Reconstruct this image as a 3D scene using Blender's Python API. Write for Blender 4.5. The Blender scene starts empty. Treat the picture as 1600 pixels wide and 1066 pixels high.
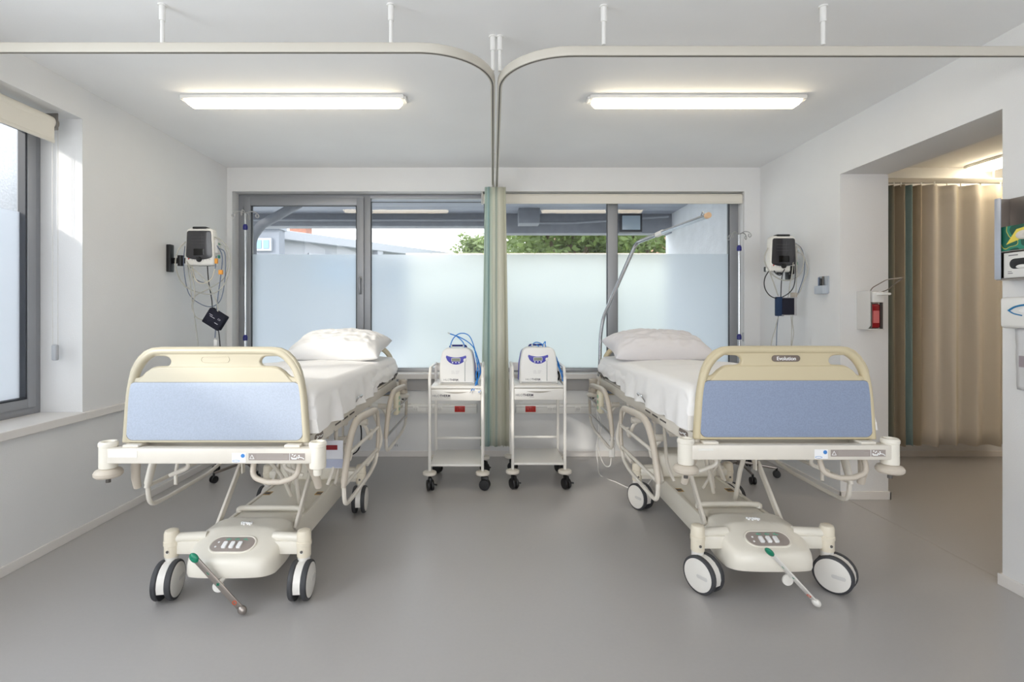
import bpy, bmesh, math, random
from mathutils import Vector, Matrix, noise
PI = math.pi
R = math.radians
random.seed(7)
sc = bpy.context.scene
COL = sc.collection

# ------------------------------------------------------------------ camera
FPX, PX0, PY0, EYE = 800.0, 770.0, 491.0, 1.40
cam = bpy.data.objects.new('camera', bpy.data.cameras.new('camera'))
cam.data.sensor_width = 36
cam.data.lens = 18.0
cam.data.shift_x = 30 / 1600
cam.data.shift_y = -42 / 1600
cam.data.clip_start = 0.02
cam.location = (0, 0, EYE)
cam.rotation_euler = (R(90), 0, 0)
COL.objects.link(cam)
sc.camera = cam

# ------------------------------------------------------------------ world, sun, lights, exposure
w = bpy.data.worlds.new('sky')
sc.world = w
w.use_nodes = True
nt = w.node_tree
bg = nt.nodes['Background']
tc = nt.nodes.new('ShaderNodeTexCoord')
sx = nt.nodes.new('ShaderNodeSeparateXYZ')
rp = nt.nodes.new('ShaderNodeValToRGB')
rp.color_ramp.elements[0].position = 0.46
rp.color_ramp.elements[0].color = (0.42, 0.44, 0.42, 1)
rp.color_ramp.elements[1].position = 0.52
rp.color_ramp.elements[1].color = (0.93, 0.95, 0.97, 1)
e = rp.color_ramp.elements.new(1.0)
e.color = (0.84, 0.91, 1.0, 1)
ma = nt.nodes.new('ShaderNodeMath'); ma.operation = 'MULTIPLY_ADD'
ma.inputs[1].default_value = 0.5; ma.inputs[2].default_value = 0.5
nt.links.new(tc.outputs['Generated'], sx.inputs[0])
nt.links.new(sx.outputs['Z'], ma.inputs[0])
nt.links.new(ma.outputs[0], rp.inputs[0])
nt.links.new(rp.outputs[0], bg.inputs[0])
bg.inputs[1].default_value = 2.9

def light(name, kind, loc, rot, energy, color=(1, 1, 1), size=None, size_y=None, angle=None):
    l = bpy.data.lights.new(name, kind)
    l.energy = energy; l.color = color
    if kind == 'AREA':
        l.shape = 'RECTANGLE'; l.size = size; l.size_y = size_y
    if angle is not None:
        l.angle = angle
    o = bpy.data.objects.new(name, l)
    o.location = loc; o.rotation_euler = rot
    COL.objects.link(o)
    return o

sd = Vector((2.6, 2.85, -1.55)).normalized()
s_ = light('sun', 'SUN', (-6, -6, 6), (0, 0, 0), 1.8, (1.0, 0.95, 0.86), angle=R(4))
s_.rotation_euler = sd.to_track_quat('-Z', 'Y').to_euler()
# daylight coming in through the tall left window, the part of it beside the camera
light('left_window_daylight', 'AREA', (-2.66, 0.55, 1.72), (0, R(-90), 0), 32, (0.90, 0.95, 1.0), 1.75, 2.2)
# added fill light behind the camera, in front of the solid rear wall
light('rear_fill_light', 'AREA', (-0.2, -4.4, 1.6), (R(90), 0, 0), 112, (0.96, 0.98, 1.0), 5.0, 2.2)

vs = sc.view_settings
vs.view_transform = 'Standard'; vs.look = 'None'; vs.gamma = 1.0
vs.use_curve_mapping = False
vs.exposure = 0.42
cy = sc.cycles
cy.max_bounces = 10; cy.diffuse_bounces = 6; cy.glossy_bounces = 4
cy.transmission_bounces = 8; cy.transparent_max_bounces = 16
cy.sample_clamp_indirect = 6.0
cy.use_denoising = True
cy.caustics_reflective = False
cy.caustics_refractive = True

# ------------------------------------------------------------------ materials
def lin(c):
    c = c / 255.0
    return c / 12.92 if c <= 0.04045 else ((c + 0.055) / 1.055) ** 2.4

def rgb(r, g, b):
    return (lin(r), lin(g), lin(b), 1)

MATS = {}
def mat(name, col, rough=0.5, metal=0.0, spec=0.5, var=0.0, vscale=20, bump=0.0, bscale=80, emit=None, estr=0, sheen=0, coat=0, trans=0, alpha=1, rvar=0.0):
    if name in MATS:
        return MATS[name]
    m = bpy.data.materials.new(name)
    m.use_nodes = True
    t = m.node_tree
    b = t.nodes['Principled BSDF']
    c = rgb(*col)
    b.inputs['Base Color'].default_value = c
    b.inputs['Roughness'].default_value = rough
    b.inputs['Metallic'].default_value = metal
    b.inputs['Specular IOR Level'].default_value = spec
    b.inputs['Coat Weight'].default_value = coat
    b.inputs['Sheen Weight'].default_value = sheen
    b.inputs['Transmission Weight'].default_value = trans
    b.inputs['Alpha'].default_value = alpha
    if var or bump or rvar:
        co = t.nodes.new('ShaderNodeTexCoord')
    if var:
        n = t.nodes.new('ShaderNodeTexNoise')
        n.inputs['Scale'].default_value = vscale
        n.inputs['Detail'].default_value = 5
        t.links.new(co.outputs['Object'], n.inputs['Vector'])
        r = t.nodes.new('ShaderNodeValToRGB')
        r.color_ramp.elements[0].position = 0.3
        r.color_ramp.elements[1].position = 0.7
        r.color_ramp.elements[0].color = tuple(max(0, x * (1 - var)) for x in c[:3]) + (1,)
        r.color_ramp.elements[1].color = tuple(min(1, x * (1 + var)) for x in c[:3]) + (1,)
        t.links.new(n.outputs['Fac'], r.inputs[0])
        t.links.new(r.outputs[0], b.inputs['Base Color'])
    if rvar:
        n3 = t.nodes.new('ShaderNodeTexNoise')
        n3.inputs['Scale'].default_value = 1.3
        n3.inputs['Detail'].default_value = 6
        t.links.new(co.outputs['Object'], n3.inputs['Vector'])
        mr = t.nodes.new('ShaderNodeMapRange')
        mr.inputs['From Min'].default_value = 0.3; mr.inputs['From Max'].default_value = 0.7
        mr.inputs['To Min'].default_value = rough - rvar; mr.inputs['To Max'].default_value = rough + rvar
        t.links.new(n3.outputs['Fac'], mr.inputs['Value'])
        t.links.new(mr.outputs[0], b.inputs['Roughness'])
    if bump:
        n2 = t.nodes.new('ShaderNodeTexNoise')
        n2.inputs['Scale'].default_value = bscale
        n2.inputs['Detail'].default_value = 4
        t.links.new(co.outputs['Object'], n2.inputs['Vector'])
        bp = t.nodes.new('ShaderNodeBump')
        bp.inputs['Strength'].default_value = bump
        bp.inputs['Distance'].default_value = 0.01
        t.links.new(n2.outputs['Fac'], bp.inputs['Height'])
        t.links.new(bp.outputs[0], b.inputs['Normal'])
    if emit:
        b.inputs['Emission Color'].default_value = rgb(*emit)
        b.inputs['Emission Strength'].default_value = estr
    MATS[name] = m
    return m

def glass_mat(name, refl=1.0, tint=(1, 1, 1, 1)):
    m = bpy.data.materials.new(name); m.use_nodes = True
    t = m.node_tree; t.nodes.clear()
    o = t.nodes.new('ShaderNodeOutputMaterial')
    mx = t.nodes.new('ShaderNodeMixShader')
    tr = t.nodes.new('ShaderNodeBsdfTransparent'); tr.inputs[0].default_value = tint
    gl = t.nodes.new('ShaderNodeBsdfGlossy'); gl.inputs['Roughness'].default_value = 0.0
    fr = t.nodes.new('ShaderNodeFresnel'); fr.inputs[0].default_value = 1.52
    ge = t.nodes.new('ShaderNodeNewGeometry'); io = t.nodes.new('ShaderNodeMapRange')
    io.inputs['To Min'].default_value = 1.52; io.inputs['To Max'].default_value = 1 / 1.52
    t.links.new(ge.outputs['Backfacing'], io.inputs['Value']); t.links.new(io.outputs[0], fr.inputs[0])
    mu = t.nodes.new('ShaderNodeMath'); mu.operation = 'MULTIPLY'; mu.inputs[1].default_value = refl
    t.links.new(fr.outputs[0], mu.inputs[0]); t.links.new(mu.outputs[0], mx.inputs[0])
    t.links.new(tr.outputs[0], mx.inputs[1]); t.links.new(gl.outputs[0], mx.inputs[2])
    t.links.new(mx.outputs[0], o.inputs[0])
    return m

def frost_mat(name, col, refr=0.72, dif=0.2):
    """satin privacy film: mostly scatters what falls on it, lets a soft blur of the outside through"""
    m = bpy.data.materials.new(name); m.use_nodes = True
    t = m.node_tree; t.nodes.clear()
    o = t.nodes.new('ShaderNodeOutputMaterial')
    tl = t.nodes.new('ShaderNodeBsdfTranslucent'); tl.inputs[0].default_value = rgb(*col)
    rf = t.nodes.new('ShaderNodeBsdfRefraction'); rf.inputs['Roughness'].default_value = 0.5
    rf.inputs['IOR'].default_value = 1.12; rf.inputs[0].default_value = (0.97, 0.985, 1, 1)
    df = t.nodes.new('ShaderNodeBsdfDiffuse'); df.inputs[0].default_value = rgb(225, 232, 240)
    a = t.nodes.new('ShaderNodeMixShader'); a.inputs[0].default_value = refr
    b = t.nodes.new('ShaderNodeMixShader'); b.inputs[0].default_value = dif
    t.links.new(tl.outputs[0], a.inputs[1]); t.links.new(rf.outputs[0], a.inputs[2])
    t.links.new(a.outputs[0], b.inputs[1]); t.links.new(df.outputs[0], b.inputs[2])
    t.links.new(b.outputs[0], o.inputs[0])
    return m

WALL = mat('wall_paint', (225, 225, 225), 0.6, var=0.015, vscale=3, bump=0.12, bscale=160)
CEIL = mat('ceiling_paint', (240, 240, 240), 0.75, var=0.015, vscale=2, bump=0.05, bscale=120)
TRIMW = mat('white_trim', (226, 222, 218), 0.4)
FLOOR = mat('grey_vinyl_floor', (174, 171, 169), 0.30, var=0.012, vscale=60, bump=0.02, bscale=200, rvar=0.0)
ALU = mat('grey_window_aluminium', (148, 150, 154), 0.42, 0.25)
ALUD = mat('dark_gasket', (40, 44, 52), 0.5)
BLIND = mat('cream_blind_fabric', (226, 221, 210), 0.8, bump=0.1, bscale=300)
TRACK = mat('cream_curtain_track', (202, 197, 186), 0.4)
TRACKG = mat('track_groove', (96, 92, 86), 0.7)
WPLAST = mat('white_plastic', (232, 231, 228), 0.35)
WENAM = mat('white_enamel_steel', (228, 225, 219), 0.3, coat=0.3)
CREAM = mat('cream_painted_steel', (221, 215, 204), 0.36, var=0.03, vscale=9)
CREAML = mat('cream_cover_plastic', (230, 225, 213), 0.3, var=0.015, vscale=6)
TAUPE = mat('taupe_rail_plastic', (200, 190, 176), 0.42)
PLASTY = mat('yellowed_cream_plastic', (231, 223, 198), 0.4, var=0.03, vscale=5)
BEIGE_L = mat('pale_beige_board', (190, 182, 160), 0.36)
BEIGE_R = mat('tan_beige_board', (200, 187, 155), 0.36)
BLUE_L = mat('pale_lit_blue_laminate', (166, 176, 192), 0.45, var=0.07, vscale=160)  # paler than the right panel, left window's light put into the colour
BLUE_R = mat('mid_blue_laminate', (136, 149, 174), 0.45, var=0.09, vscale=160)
BLACK = mat('black_plastic', (22, 22, 24), 0.45)
RUBBER = mat('dark_tyre_rubber', (62, 63, 66), 0.6)
CHROME = mat('chrome', (205, 208, 212), 0.16, 1.0)
STEEL = mat('brushed_steel', (158, 150, 144), 0.34, 0.85, bump=0.04, bscale=300)
NAVY = mat('navy_plastic', (24, 28, 110), 0.4)
LGREY = mat('light_grey_plastic', (206, 204, 201), 0.45)
MGREY = mat('taupe_grey_label', (158, 148, 142), 0.5)
DGREY = mat('dark_grey_metal', (96, 92, 88), 0.5, 0.3)
SHEET = mat('white_cotton', (240, 238, 236), 0.85, sheen=0.2, bump=0.08, bscale=220)
PILLOW = mat('white_pillowcase', (224, 223, 222), 0.85, sheen=0.2, bump=0.12, bscale=60)
PILLOWR = mat('cool_white_pillowcase', (222, 219, 221), 0.85, sheen=0.2, bump=0.12, bscale=60)
GREEN = mat('green_plastic', (20, 128, 98), 0.35)
TEAL = mat('teal_print', (80, 178, 150), 0.5)
ORANGE = mat('orange_print', (222, 88, 44), 0.5)
WHITEP = mat('white_print', (242, 242, 242), 0.5)
BLUEP = mat('blue_print', (62, 132, 204), 0.5)
GREYT = mat('grey_print', (128, 126, 130), 0.6)
DARKT = mat('dark_print', (64, 58, 72), 0.6)
HOSE = mat('bright_blue_hose', (28, 128, 212), 0.3)
VIOLET = mat('violet_blue_plastic', (64, 62, 168), 0.35)
LCD = mat('lcd_grey_green', (128, 134, 116), 0.3)
REDS = mat('red_socket', (196, 44, 34), 0.4)
CABLEG = mat('grey_cable', (176, 174, 166), 0.45)
CABLED = mat('slate_cable', (92, 104, 128), 0.45)
CABLEB = mat('black_cable', (30, 30, 34), 0.45)
CABLEW = mat('white_cable', (228, 226, 222), 0.45)
CUFF = mat('dark_navy_cuff_fabric', (22, 24, 40), 0.85, bump=0.3, bscale=200)
CUFFB = mat('blue_cuff_fabric', (30, 52, 84), 0.85)
MONW = mat('monitor_shell', (228, 226, 220), 0.4)
SCREEN = mat('monitor_screen', (52, 52, 56), 0.15, coat=0.6)
SCREEND = mat('monitor_display', (10, 10, 12), 0.1)
ORNG = mat('orange_clip', (236, 160, 60), 0.5)

# ------------------------------------------------------------------ mesh helpers
class MB:
    def __init__(s):
        s.bm = bmesh.new()
    def _xf(s, verts, m):
        if m is not None:
            bmesh.ops.transform(s.bm, matrix=m, verts=verts)
    def box(s, x0, x1, y0, y1, z0, z1, bevel=0, m=None, seg=2):
        c = Matrix.Translation(((x0 + x1) / 2, (y0 + y1) / 2, (z0 + z1) / 2)) @ Matrix.Diagonal((abs(x1 - x0), abs(y1 - y0), abs(z1 - z0), 1))
        r = bmesh.ops.create_cube(s.bm, size=1.0, matrix=c)
        vs_ = r['verts']
        if bevel:
            es = list({e for v in vs_ for e in v.link_edges})
            b = bmesh.ops.bevel(s.bm, geom=es, offset=bevel, segments=seg, affect='EDGES', profile=0.5)
            vs_ = [v for v in b['verts']]
            seen = set(vs_); st = list(vs_)
            while st:
                v = st.pop()
                for e in v.link_edges:
                    o = e.other_vert(v)
                    if o not in seen:
                        seen.add(o); st.append(o)
            vs_ = list(seen)
        s._xf(vs_, m)
        return s
    def ring(s, pts):
        return [s.bm.verts.new(p) for p in pts]
    def bridge(s, a, b):
        n = len(a)
        for i in range(n):
            try:
                s.bm.faces.new((a[i], a[(i + 1) % n], b[(i + 1) % n], b[i]))
            except ValueError:
                pass
    def cap(s, r, flip=False):
        try:
            s.bm.faces.new(r[::-1] if flip else r)
        except ValueError:
            pass
    def tube(s, pts, r, seg=10, cap=True, ab=None, ref=None, closed=False):
        """round or flattened bar along a list of points; r may be a list"""
        pts = [Vector(p) for p in pts]
        n = len(pts)
        rr = r if isinstance(r, (list, tuple)) else [r] * n
        tans = []
        for i in range(n):
            if closed:
                t = pts[(i + 1) % n] - pts[i - 1]
            else:
                t = pts[min(i + 1, n - 1)] - pts[max(i - 1, 0)]
            if t.length < 1e-9:
                t = Vector((0, 0, 1))
            tans.append(t.normalized())
        if ref is None:
            u = Vector((0, 0, 1)) if abs(tans[0].z) < 0.9 else Vector((1, 0, 0))
            nrm = (u - tans[0] * u.dot(tans[0])).normalized()
        rings = []
        for i in range(n):
            t = tans[i]
            if ref is not None:
                b = Vector(ref); b = (b - t * b.dot(t)).normalized(); a = b.cross(t)
            else:
                nrm = (nrm - t * nrm.dot(t))
                nrm = nrm.normalized() if nrm.length > 1e-6 else t.orthogonal().normalized()
                a = nrm; b = t.cross(a)
            A, B = (1, 1) if ab is None else ab
            rings.append(s.ring([pts[i] + (a * math.cos(2 * PI * k / seg) * A + b * math.sin(2 * PI * k / seg) * B) * rr[i] for k in range(seg)]))
        for i in range(n - 1):
            s.bridge(rings[i], rings[i + 1])
        if closed:
            s.bridge(rings[-1], rings[0])
        elif cap:
            s.cap(rings[0], True); s.cap(rings[-1])
        return s
    def cyl(s, p0, p1, r0, r1=None, seg=20):
        return s.tube([p0, p1], [r0, r0 if r1 is None else r1], seg)
    def lathe(s, prof, c=(0, 0, 0), axis=(0, 0, 1), seg=24):
        """prof: list of (radius, height along axis)"""
        q = Vector(axis).normalized().to_track_quat('Z', 'Y').to_matrix()
        c = Vector(c)
        prev = None
        for (r, h) in prof:
            ring = s.ring([c + q @ Vector((max(r, 1e-5) * math.cos(2 * PI * k / seg), max(r, 1e-5) * math.sin(2 * PI * k / seg), h)) for k in range(seg)])
            if prev:
                s.bridge(prev, ring)
            else:
                s.cap(ring, True)
            prev = ring
        s.cap(prev)
        return s
    def torus(s, c, R_, r, axis=(0, 0, 1), seg=28, rs=10, zs=1.0):
        q = Vector(axis).normalized().to_track_quat('Z', 'Y').to_matrix()
        c = Vector(c)
        rings = []
        for k in range(seg):
            a = 2 * PI * k / seg
            rings.append(s.ring([c + q @ Vector(((R_ + r * math.cos(2 * PI * j / rs)) * math.cos(a), (R_ + r * math.cos(2 * PI * j / rs)) * math.sin(a), r * zs * math.sin(2 * PI * j / rs))) for j in range(rs)]))
        for k in range(seg):
            s.bridge(rings[k], rings[(k + 1) % seg])
        return s
    def prism(s, poly, d0, d1, m=None):
        """poly in local XY extruded along local Z from d0 to d1, then transformed by m"""
        a = s.ring([(x, y, d0) for x, y in poly]); b = s.ring([(x, y, d1) for x, y in poly])
        s.bridge(a, b); s.cap(a, True); s.cap(b)
        s._xf(a + b, m)
        return s
    def ball(s, c, r, sc_=(1, 1, 1), m=None):
        M = Matrix.Translation(c) @ Matrix.Diagonal((sc_[0], sc_[1], sc_[2], 1))
        if m is not None:
            M = m @ M
        bmesh.ops.create_uvsphere(s.bm, u_segments=16, v_segments=10, radius=r, matrix=M)
        return s
    def addmesh(s, me, m=None):
        b2 = bmesh.new(); b2.from_mesh(me)
        bmesh.ops.remove_doubles(b2, verts=b2.verts, dist=1e-5)
        if m is not None:
            bmesh.ops.transform(b2, matrix=m, verts=b2.verts)
        b2.to_mesh(me); b2.free()
        s.bm.from_mesh(me)
        bpy.data.meshes.remove(me)
        return s
    def build(s, name, m, parent=None, ang=35, label=None, kind=None, flat=False):
        bmesh.ops.recalc_face_normals(s.bm, faces=s.bm.faces)
        me = bpy.data.meshes.new(name)
        o = bpy.data.objects.new(name, me)
        off = Vector((0, 0, 0))
        if parent is not None:
            p = parent
            while p is not None:
                off += p.location; p = p.parent
        else:
            xs = [v.co for v in s.bm.verts]
            off = Vector(((min(v.x for v in xs) + max(v.x for v in xs)) / 2, (min(v.y for v in xs) + max(v.y for v in xs)) / 2, min(v.z for v in xs)))
            o.location = off
        bmesh.ops.translate(s.bm, verts=s.bm.verts, vec=-off)
        s.bm.to_mesh(me); s.bm.free()
        if not flat:
            me.shade_smooth(); me.set_sharp_from_angle(angle=R(ang))
        me.materials.append(m)
        COL.objects.link(o)
        if parent is not None:
            o.parent = parent
        if label:
            o['label'] = label
        if kind:
            o['kind'] = kind
        return o

def fil(pts, rad, n=6, closed=False):
    """round the corners of a polyline"""
    pts = [Vector(p) for p in pts]
    out = []
    N = len(pts)
    for i in range(N):
        if not closed and i in (0, N - 1):
            out.append(pts[i]); continue
        p, a, b = pts[i], pts[i - 1], pts[(i + 1) % N]
        r_ = rad[i] if isinstance(rad, (list, tuple)) else rad
        la, lb = (a - p).length, (b - p).length
        r2 = min(r_, la * 0.49, lb * 0.49)
        A = p + (a - p).normalized() * r2; B = p + (b - p).normalized() * r2
        for k in range(n + 1):
            t = k / n
            out.append(A * (1 - t) ** 2 + p * 2 * t * (1 - t) + B * t * t)
    return out

def spl(pts, n=8):
    """Catmull-Rom through points"""
    P = [Vector(p) for p in pts]
    P = [P[0] * 2 - P[1]] + P + [P[-1] * 2 - P[-2]]
    out = []
    for i in range(1, len(P) - 2):
        for k in range(n):
            t = k / n
            a, b, c, d = P[i - 1:i + 3]
            out.append(0.5 * ((2 * b) + (c - a) * t + (2 * a - 5 * b + 4 * c - d) * t * t + (3 * b - a - 3 * c + d) * t ** 3))
    out.append(P[-2])
    return out

def plate_mesh(outer, holes, thick, bevel, smooth=True):
    """2D outline with holes -> bevelled plate mesh in XY, thickness along Z centred"""
    cu = bpy.data.curves.new('tmp', 'CURVE')
    cu.dimensions = '2D'; cu.fill_mode = 'BOTH'
    cu.extrude = max(thick / 2 - bevel, 0.0001); cu.bevel_depth = bevel; cu.bevel_resolution = 3
    cu.offset = -bevel
    for loop in [outer] + list(holes):
        sp = cu.splines.new('POLY'); sp.points.add(len(loop) - 1)
        for i, (x, y) in enumerate(loop):
            sp.points[i].co = (x, y, 0, 1)
        sp.use_cyclic_u = True
    o = bpy.data.objects.new('tmp', cu)
    me = bpy.data.meshes.new_from_object(o)
    bpy.data.objects.remove(o); bpy.data.curves.remove(cu)
    return me

def text_mesh(txt, size, ext=0.0004, align='LEFT', bold=0.0):
    cu = bpy.data.curves.new('tmp', 'FONT')
    cu.body = txt; cu.size = size; cu.extrude = ext; cu.align_x = align; cu.offset = bold
    o = bpy.data.objects.new('tmp', cu)
    me = bpy.data.meshes.new_from_object(o)
    bpy.data.objects.remove(o); bpy.data.curves.remove(cu)
    return me

FRONT = Matrix.Rotation(R(90), 4, 'X')      # local XY plane -> world XZ plane, local +Z -> world -Y
def at(x, y, z):
    return Matrix.Translation((x, y, z)) @ FRONT

def roundrect(w_, h_, r, n=6, cx=0, cz=0):
    out = []
    for (sx_, sy_, a0) in ((1, 1, 0), (-1, 1, 90), (-1, -1, 180), (1, -1, 270)):
        for k in range(n + 1):
            a = R(a0 + 90 * k / n)
            out.append((cx + sx_ * (w_ / 2 - r) + r * math.cos(a), cz + sy_ * (h_ / 2 - r) + r * math.sin(a)))
    return out

def thing(name, label, cat, loc=(0, 0, 0), group=None):
    o = bpy.data.objects.new(name, None)
    o.location = loc; o.empty_display_size = 0.1
    COL.objects.link(o)
    o['label'] = label; o['category'] = cat
    if group:
        o['group'] = group
    return o

def tag(o, label, cat, group=None, kind=None):
    o['label'] = label; o['category'] = cat
    if group: o['group'] = group
    if kind: o['kind'] = kind
    return o

def struct(name, mb, m, label=None):
    o = mb.build(name, m, None, flat=True)
    o['kind'] = 'structure'
    if label: o['label'] = label; o['category'] = name.split('_')[0]
    return o

def sroot(name, loc, label, cat):
    o = thing(name, label, cat, loc); o['kind'] = 'structure'
    return o

def W(px, py, Y):
    s = FPX / Y
    return Vector(((px - PX0) / s, Y, EYE - (py - PY0) / s))

# ------------------------------------------------------------------ room shell
XL, XR, YB, H = -2.617, 2.63, 5.04, 2.844
YREAR = -4.6
struct('floor', MB().box(-3.2, 6.3, YREAR - .2, YB + .3, -0.1, 0), FLOOR, 'glossy mid grey vinyl floor across the ward')
struct('ceiling', MB().box(-3.2, 6.3, YREAR - .2, YB + .3, H, H + .1), CEIL, 'plain pale grey painted ceiling over the two bays')
# left wall with the tall window opening (y -0.6 .. 3.265, z .775 .. 2.645)
LY0, LY1, LZ0, LZ1 = -0.6, 3.265, 0.775, 2.645
mb = MB()
mb.box(XL - .34, XL, YREAR, LY0, 0, H).box(XL - .34, XL, LY1, YB + .3, 0, H)
mb.box(XL - .34, XL, LY0, LY1, 0, LZ0 - .05).box(XL - .34, XL, LY0, LY1, LZ1, H)
struct('wall_left', mb, WALL, 'white left wall with the deep window recess')
struct('trim_1', MB().box(XL - .30, XL + .028, YREAR, LY1, LZ0 - .05, LZ0, .004).box(XL, XL + .028, LY1, YB, LZ0 - .05, LZ0, .004), TRIMW, 'white sill board running along the left wall')
struct('baseboard_left', MB().box(XL, XL + .014, YREAR, YB, 0, .055, .003), TRIMW)
# back wall with window opening
BX0, BX1, BZ0, BZ1 = -2.566, 2.478, 0.815, 2.61
mb = MB()
mb.box(XL, BX0, YB, YB + .26, 0, H).box(BX1, XR + .36, YB, YB + .26, 0, H)
mb.box(BX0, BX1, YB, YB + .26, 0, BZ0 - .05).box(BX0, BX1, YB, YB + .26, BZ1, H)
mb.box(XR + .36, 6.3, YB, YB + .26, 0, H)
struct('wall_back', mb, WALL, 'white back wall below and above the wide windows')
struct('baseboard_back', MB().box(XL, 6.0, YB - .014, YB, 0, .055, .003), TRIMW)
struct('trim_2', MB().box(BX0, BX1, YB - .045, YB + .14, BZ0 - .05, BZ0, .005), TRIMW, 'white window sill under the back windows')
struct('trim_3', MB().box(BX0 + .03, BX1 - .0, YB - .018, YB, BZ0 - .165, BZ0 - .055, .004), mat('grey_panel', (170, 168, 167), .5), 'grey strip panel under the back window sill')
# right wall: pier (y 3.875..), header, near wall
PT = 0.363
OZ = 2.46
YN = 2.642
struct('wall_right', MB().box(XR, XR + PT, 3.875, YB, 0, H).box(XR, XR + PT, YN, 3.875, OZ, H).box(XR, XR + PT, YREAR, YN, 0, H), WALL, 'white right wall with the wide opening to the next bay')
mb = MB()
mb.box(XR - .014, XR, 3.861, YB, 0, .06, .003).box(XR - .014, XR + PT + .014, 3.861, 3.875, 0, .06, .003)
mb.box(XR + PT, XR + PT + .014, 3.861, YB, 0, .06, .003)
mb.box(XR - .014, XR, YREAR, YN + .014, 0, .06, .003).box(XR - .014, XR + PT, YN, YN + .014, 0, .06, .003)
struct('baseboard_right', mb, TRIMW)
struct('wall_rear', MB().box(-3.2, 6.3, YREAR - .2, YREAR, 0, H), WALL)
struct('wall_far_right', MB().box(6.2, 6.4, YREAR, YB, 0, H), mat('warm_wall', (205, 190, 170), .7))
struct('trim_4', MB().box(XR + .045, XR + .055, YN - .0, 3.86, 0, .0012), mat('seam', (172, 168, 164), .5), 'thin weld seam in the floor at the opening')

# ------------------------------------------------------------------ windows
FROST_L = frost_mat('frosted_film_left', (236, 241, 248))
FROST_B = frost_mat('frosted_film_back', (226, 236, 242))
GLASS = glass_mat('window_glass', 0.55)
FZ = 2.005   # top of the privacy film

def frame_box(mb, x0, x1, z0, z1, wl, wr, wt, wb, y0, y1, bev=.004):
    mb.box(x0, x0 + wl, y0, y1, z0, z1, bev).box(x1 - wr, x1, y0, y1, z0, z1, bev)
    mb.box(x0 + wl - .003, x1 - wr + .003, y0 + .002, y1 - .002, z1 - wt, z1, bev).box(x0 + wl - .003, x1 - wr + .003, y0 + .002, y1 - .002, z0, z0 + wb, bev)

def glazing(par, x0, x1, z0, z1, y, zf, film, gasket_y):
    MB().box(x0, x1, y, y + .006, z0, z1).build('glass_pane', GLASS, par, flat=True)
    MB().box(x0, x1, y - .004, y - .002, z0, zf).build('frosted_film', film, par, flat=True, label='milky privacy film on the lower glass')
    g = MB()
    t = .006
    g.box(x0, x0 + t, gasket_y, y, z0, z1).box(x1 - t, x1, gasket_y, y, z0, z1).box(x0 + t, x1 - t, gasket_y, y, z1 - t, z1).box(x0 + t, x1 - t, gasket_y, y, z0, z0 + t)
    g.build('gasket', ALUD, par, flat=True)

YF = YB + .13     # face of the window frames
def bx(px, Y=YF): return (px - PX0) * Y / FPX
def bz(py, Y=YF): return EYE - (py - PY0) * Y / FPX
w2 = sroot('window_2', (bx(560), YF, .815), 'left grey-framed back window with opening sash and frosted lower half', 'window')
mb = MB(); frame_box(mb, bx(372), bx(763), .815, bz(304), bx(386) - bx(372), .02, bz(304) - bz(310), .04, YF, YF + .07)
mb.box(bx(567.5), bx(579), YF, YF + .07, .83, bz(305), .004)
mb.build('window_frame', ALU, w2)
sa = MB(); frame_box(sa, bx(383), bx(569), .845, bz(309), bx(392.5) - bx(383), bx(568) - bx(557), bz(309) - bz(321.5), .05, YF - .018, YF + .05)
sas = sa.build('sash', ALU, w2)
hd = MB(); hx = bx(563, YF - .02)
hd.box(hx - .014, hx + .014, YF - .03, YF - .018, 1.60, 1.78, .004).box(hx - .009, hx + .009, YF - .065, YF - .025, 1.735, 1.76, .004).box(hx - .011, hx + .011, YF - .07, YF - .052, 1.60, 1.77, .005)
hd.build('window_handle', mat('handle_grey', (128, 130, 134), .35, .4), sas)
hg = MB()
for z in (1.0, 1.7, 2.4):
    hg.cyl((bx(380), YF - .02, z), (bx(380), YF - .02, z + .08), .008)
hg.build('hinge', ALU, w2)
glazing(w2, bx(392.5), bx(557), .89, bz(321.5), YF + .02, FZ, FROST_B, YF + .0)
glazing(w2, bx(579), bx(757), .85, bz(315), YF + .03, FZ, FROST_B, YF + .012)
w3 = sroot('window_3', (bx(970), YF, .815), 'right grey-framed back window under the cream roller blind', 'window')
mb = MB(); frame_box(mb, bx(763), bx(1156), .815, bz(304), bx(786) - bx(763), bx(1156) - bx(1140.5), .05, .04, YF, YF + .07)
mb.box(bx(949.5), bx(965), YF, YF + .07, .83, 2.6, .004)
mb.build('window_frame', ALU, w3)
glazing(w3, bx(786), bx(949.5), .85, 2.58, YF + .03, FZ + .005, FROST_B, YF + .012)
glazing(w3, bx(965), bx(1140.5), .85, 2.58, YF + .03, FZ + .005, FROST_B, YF + .012)

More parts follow.
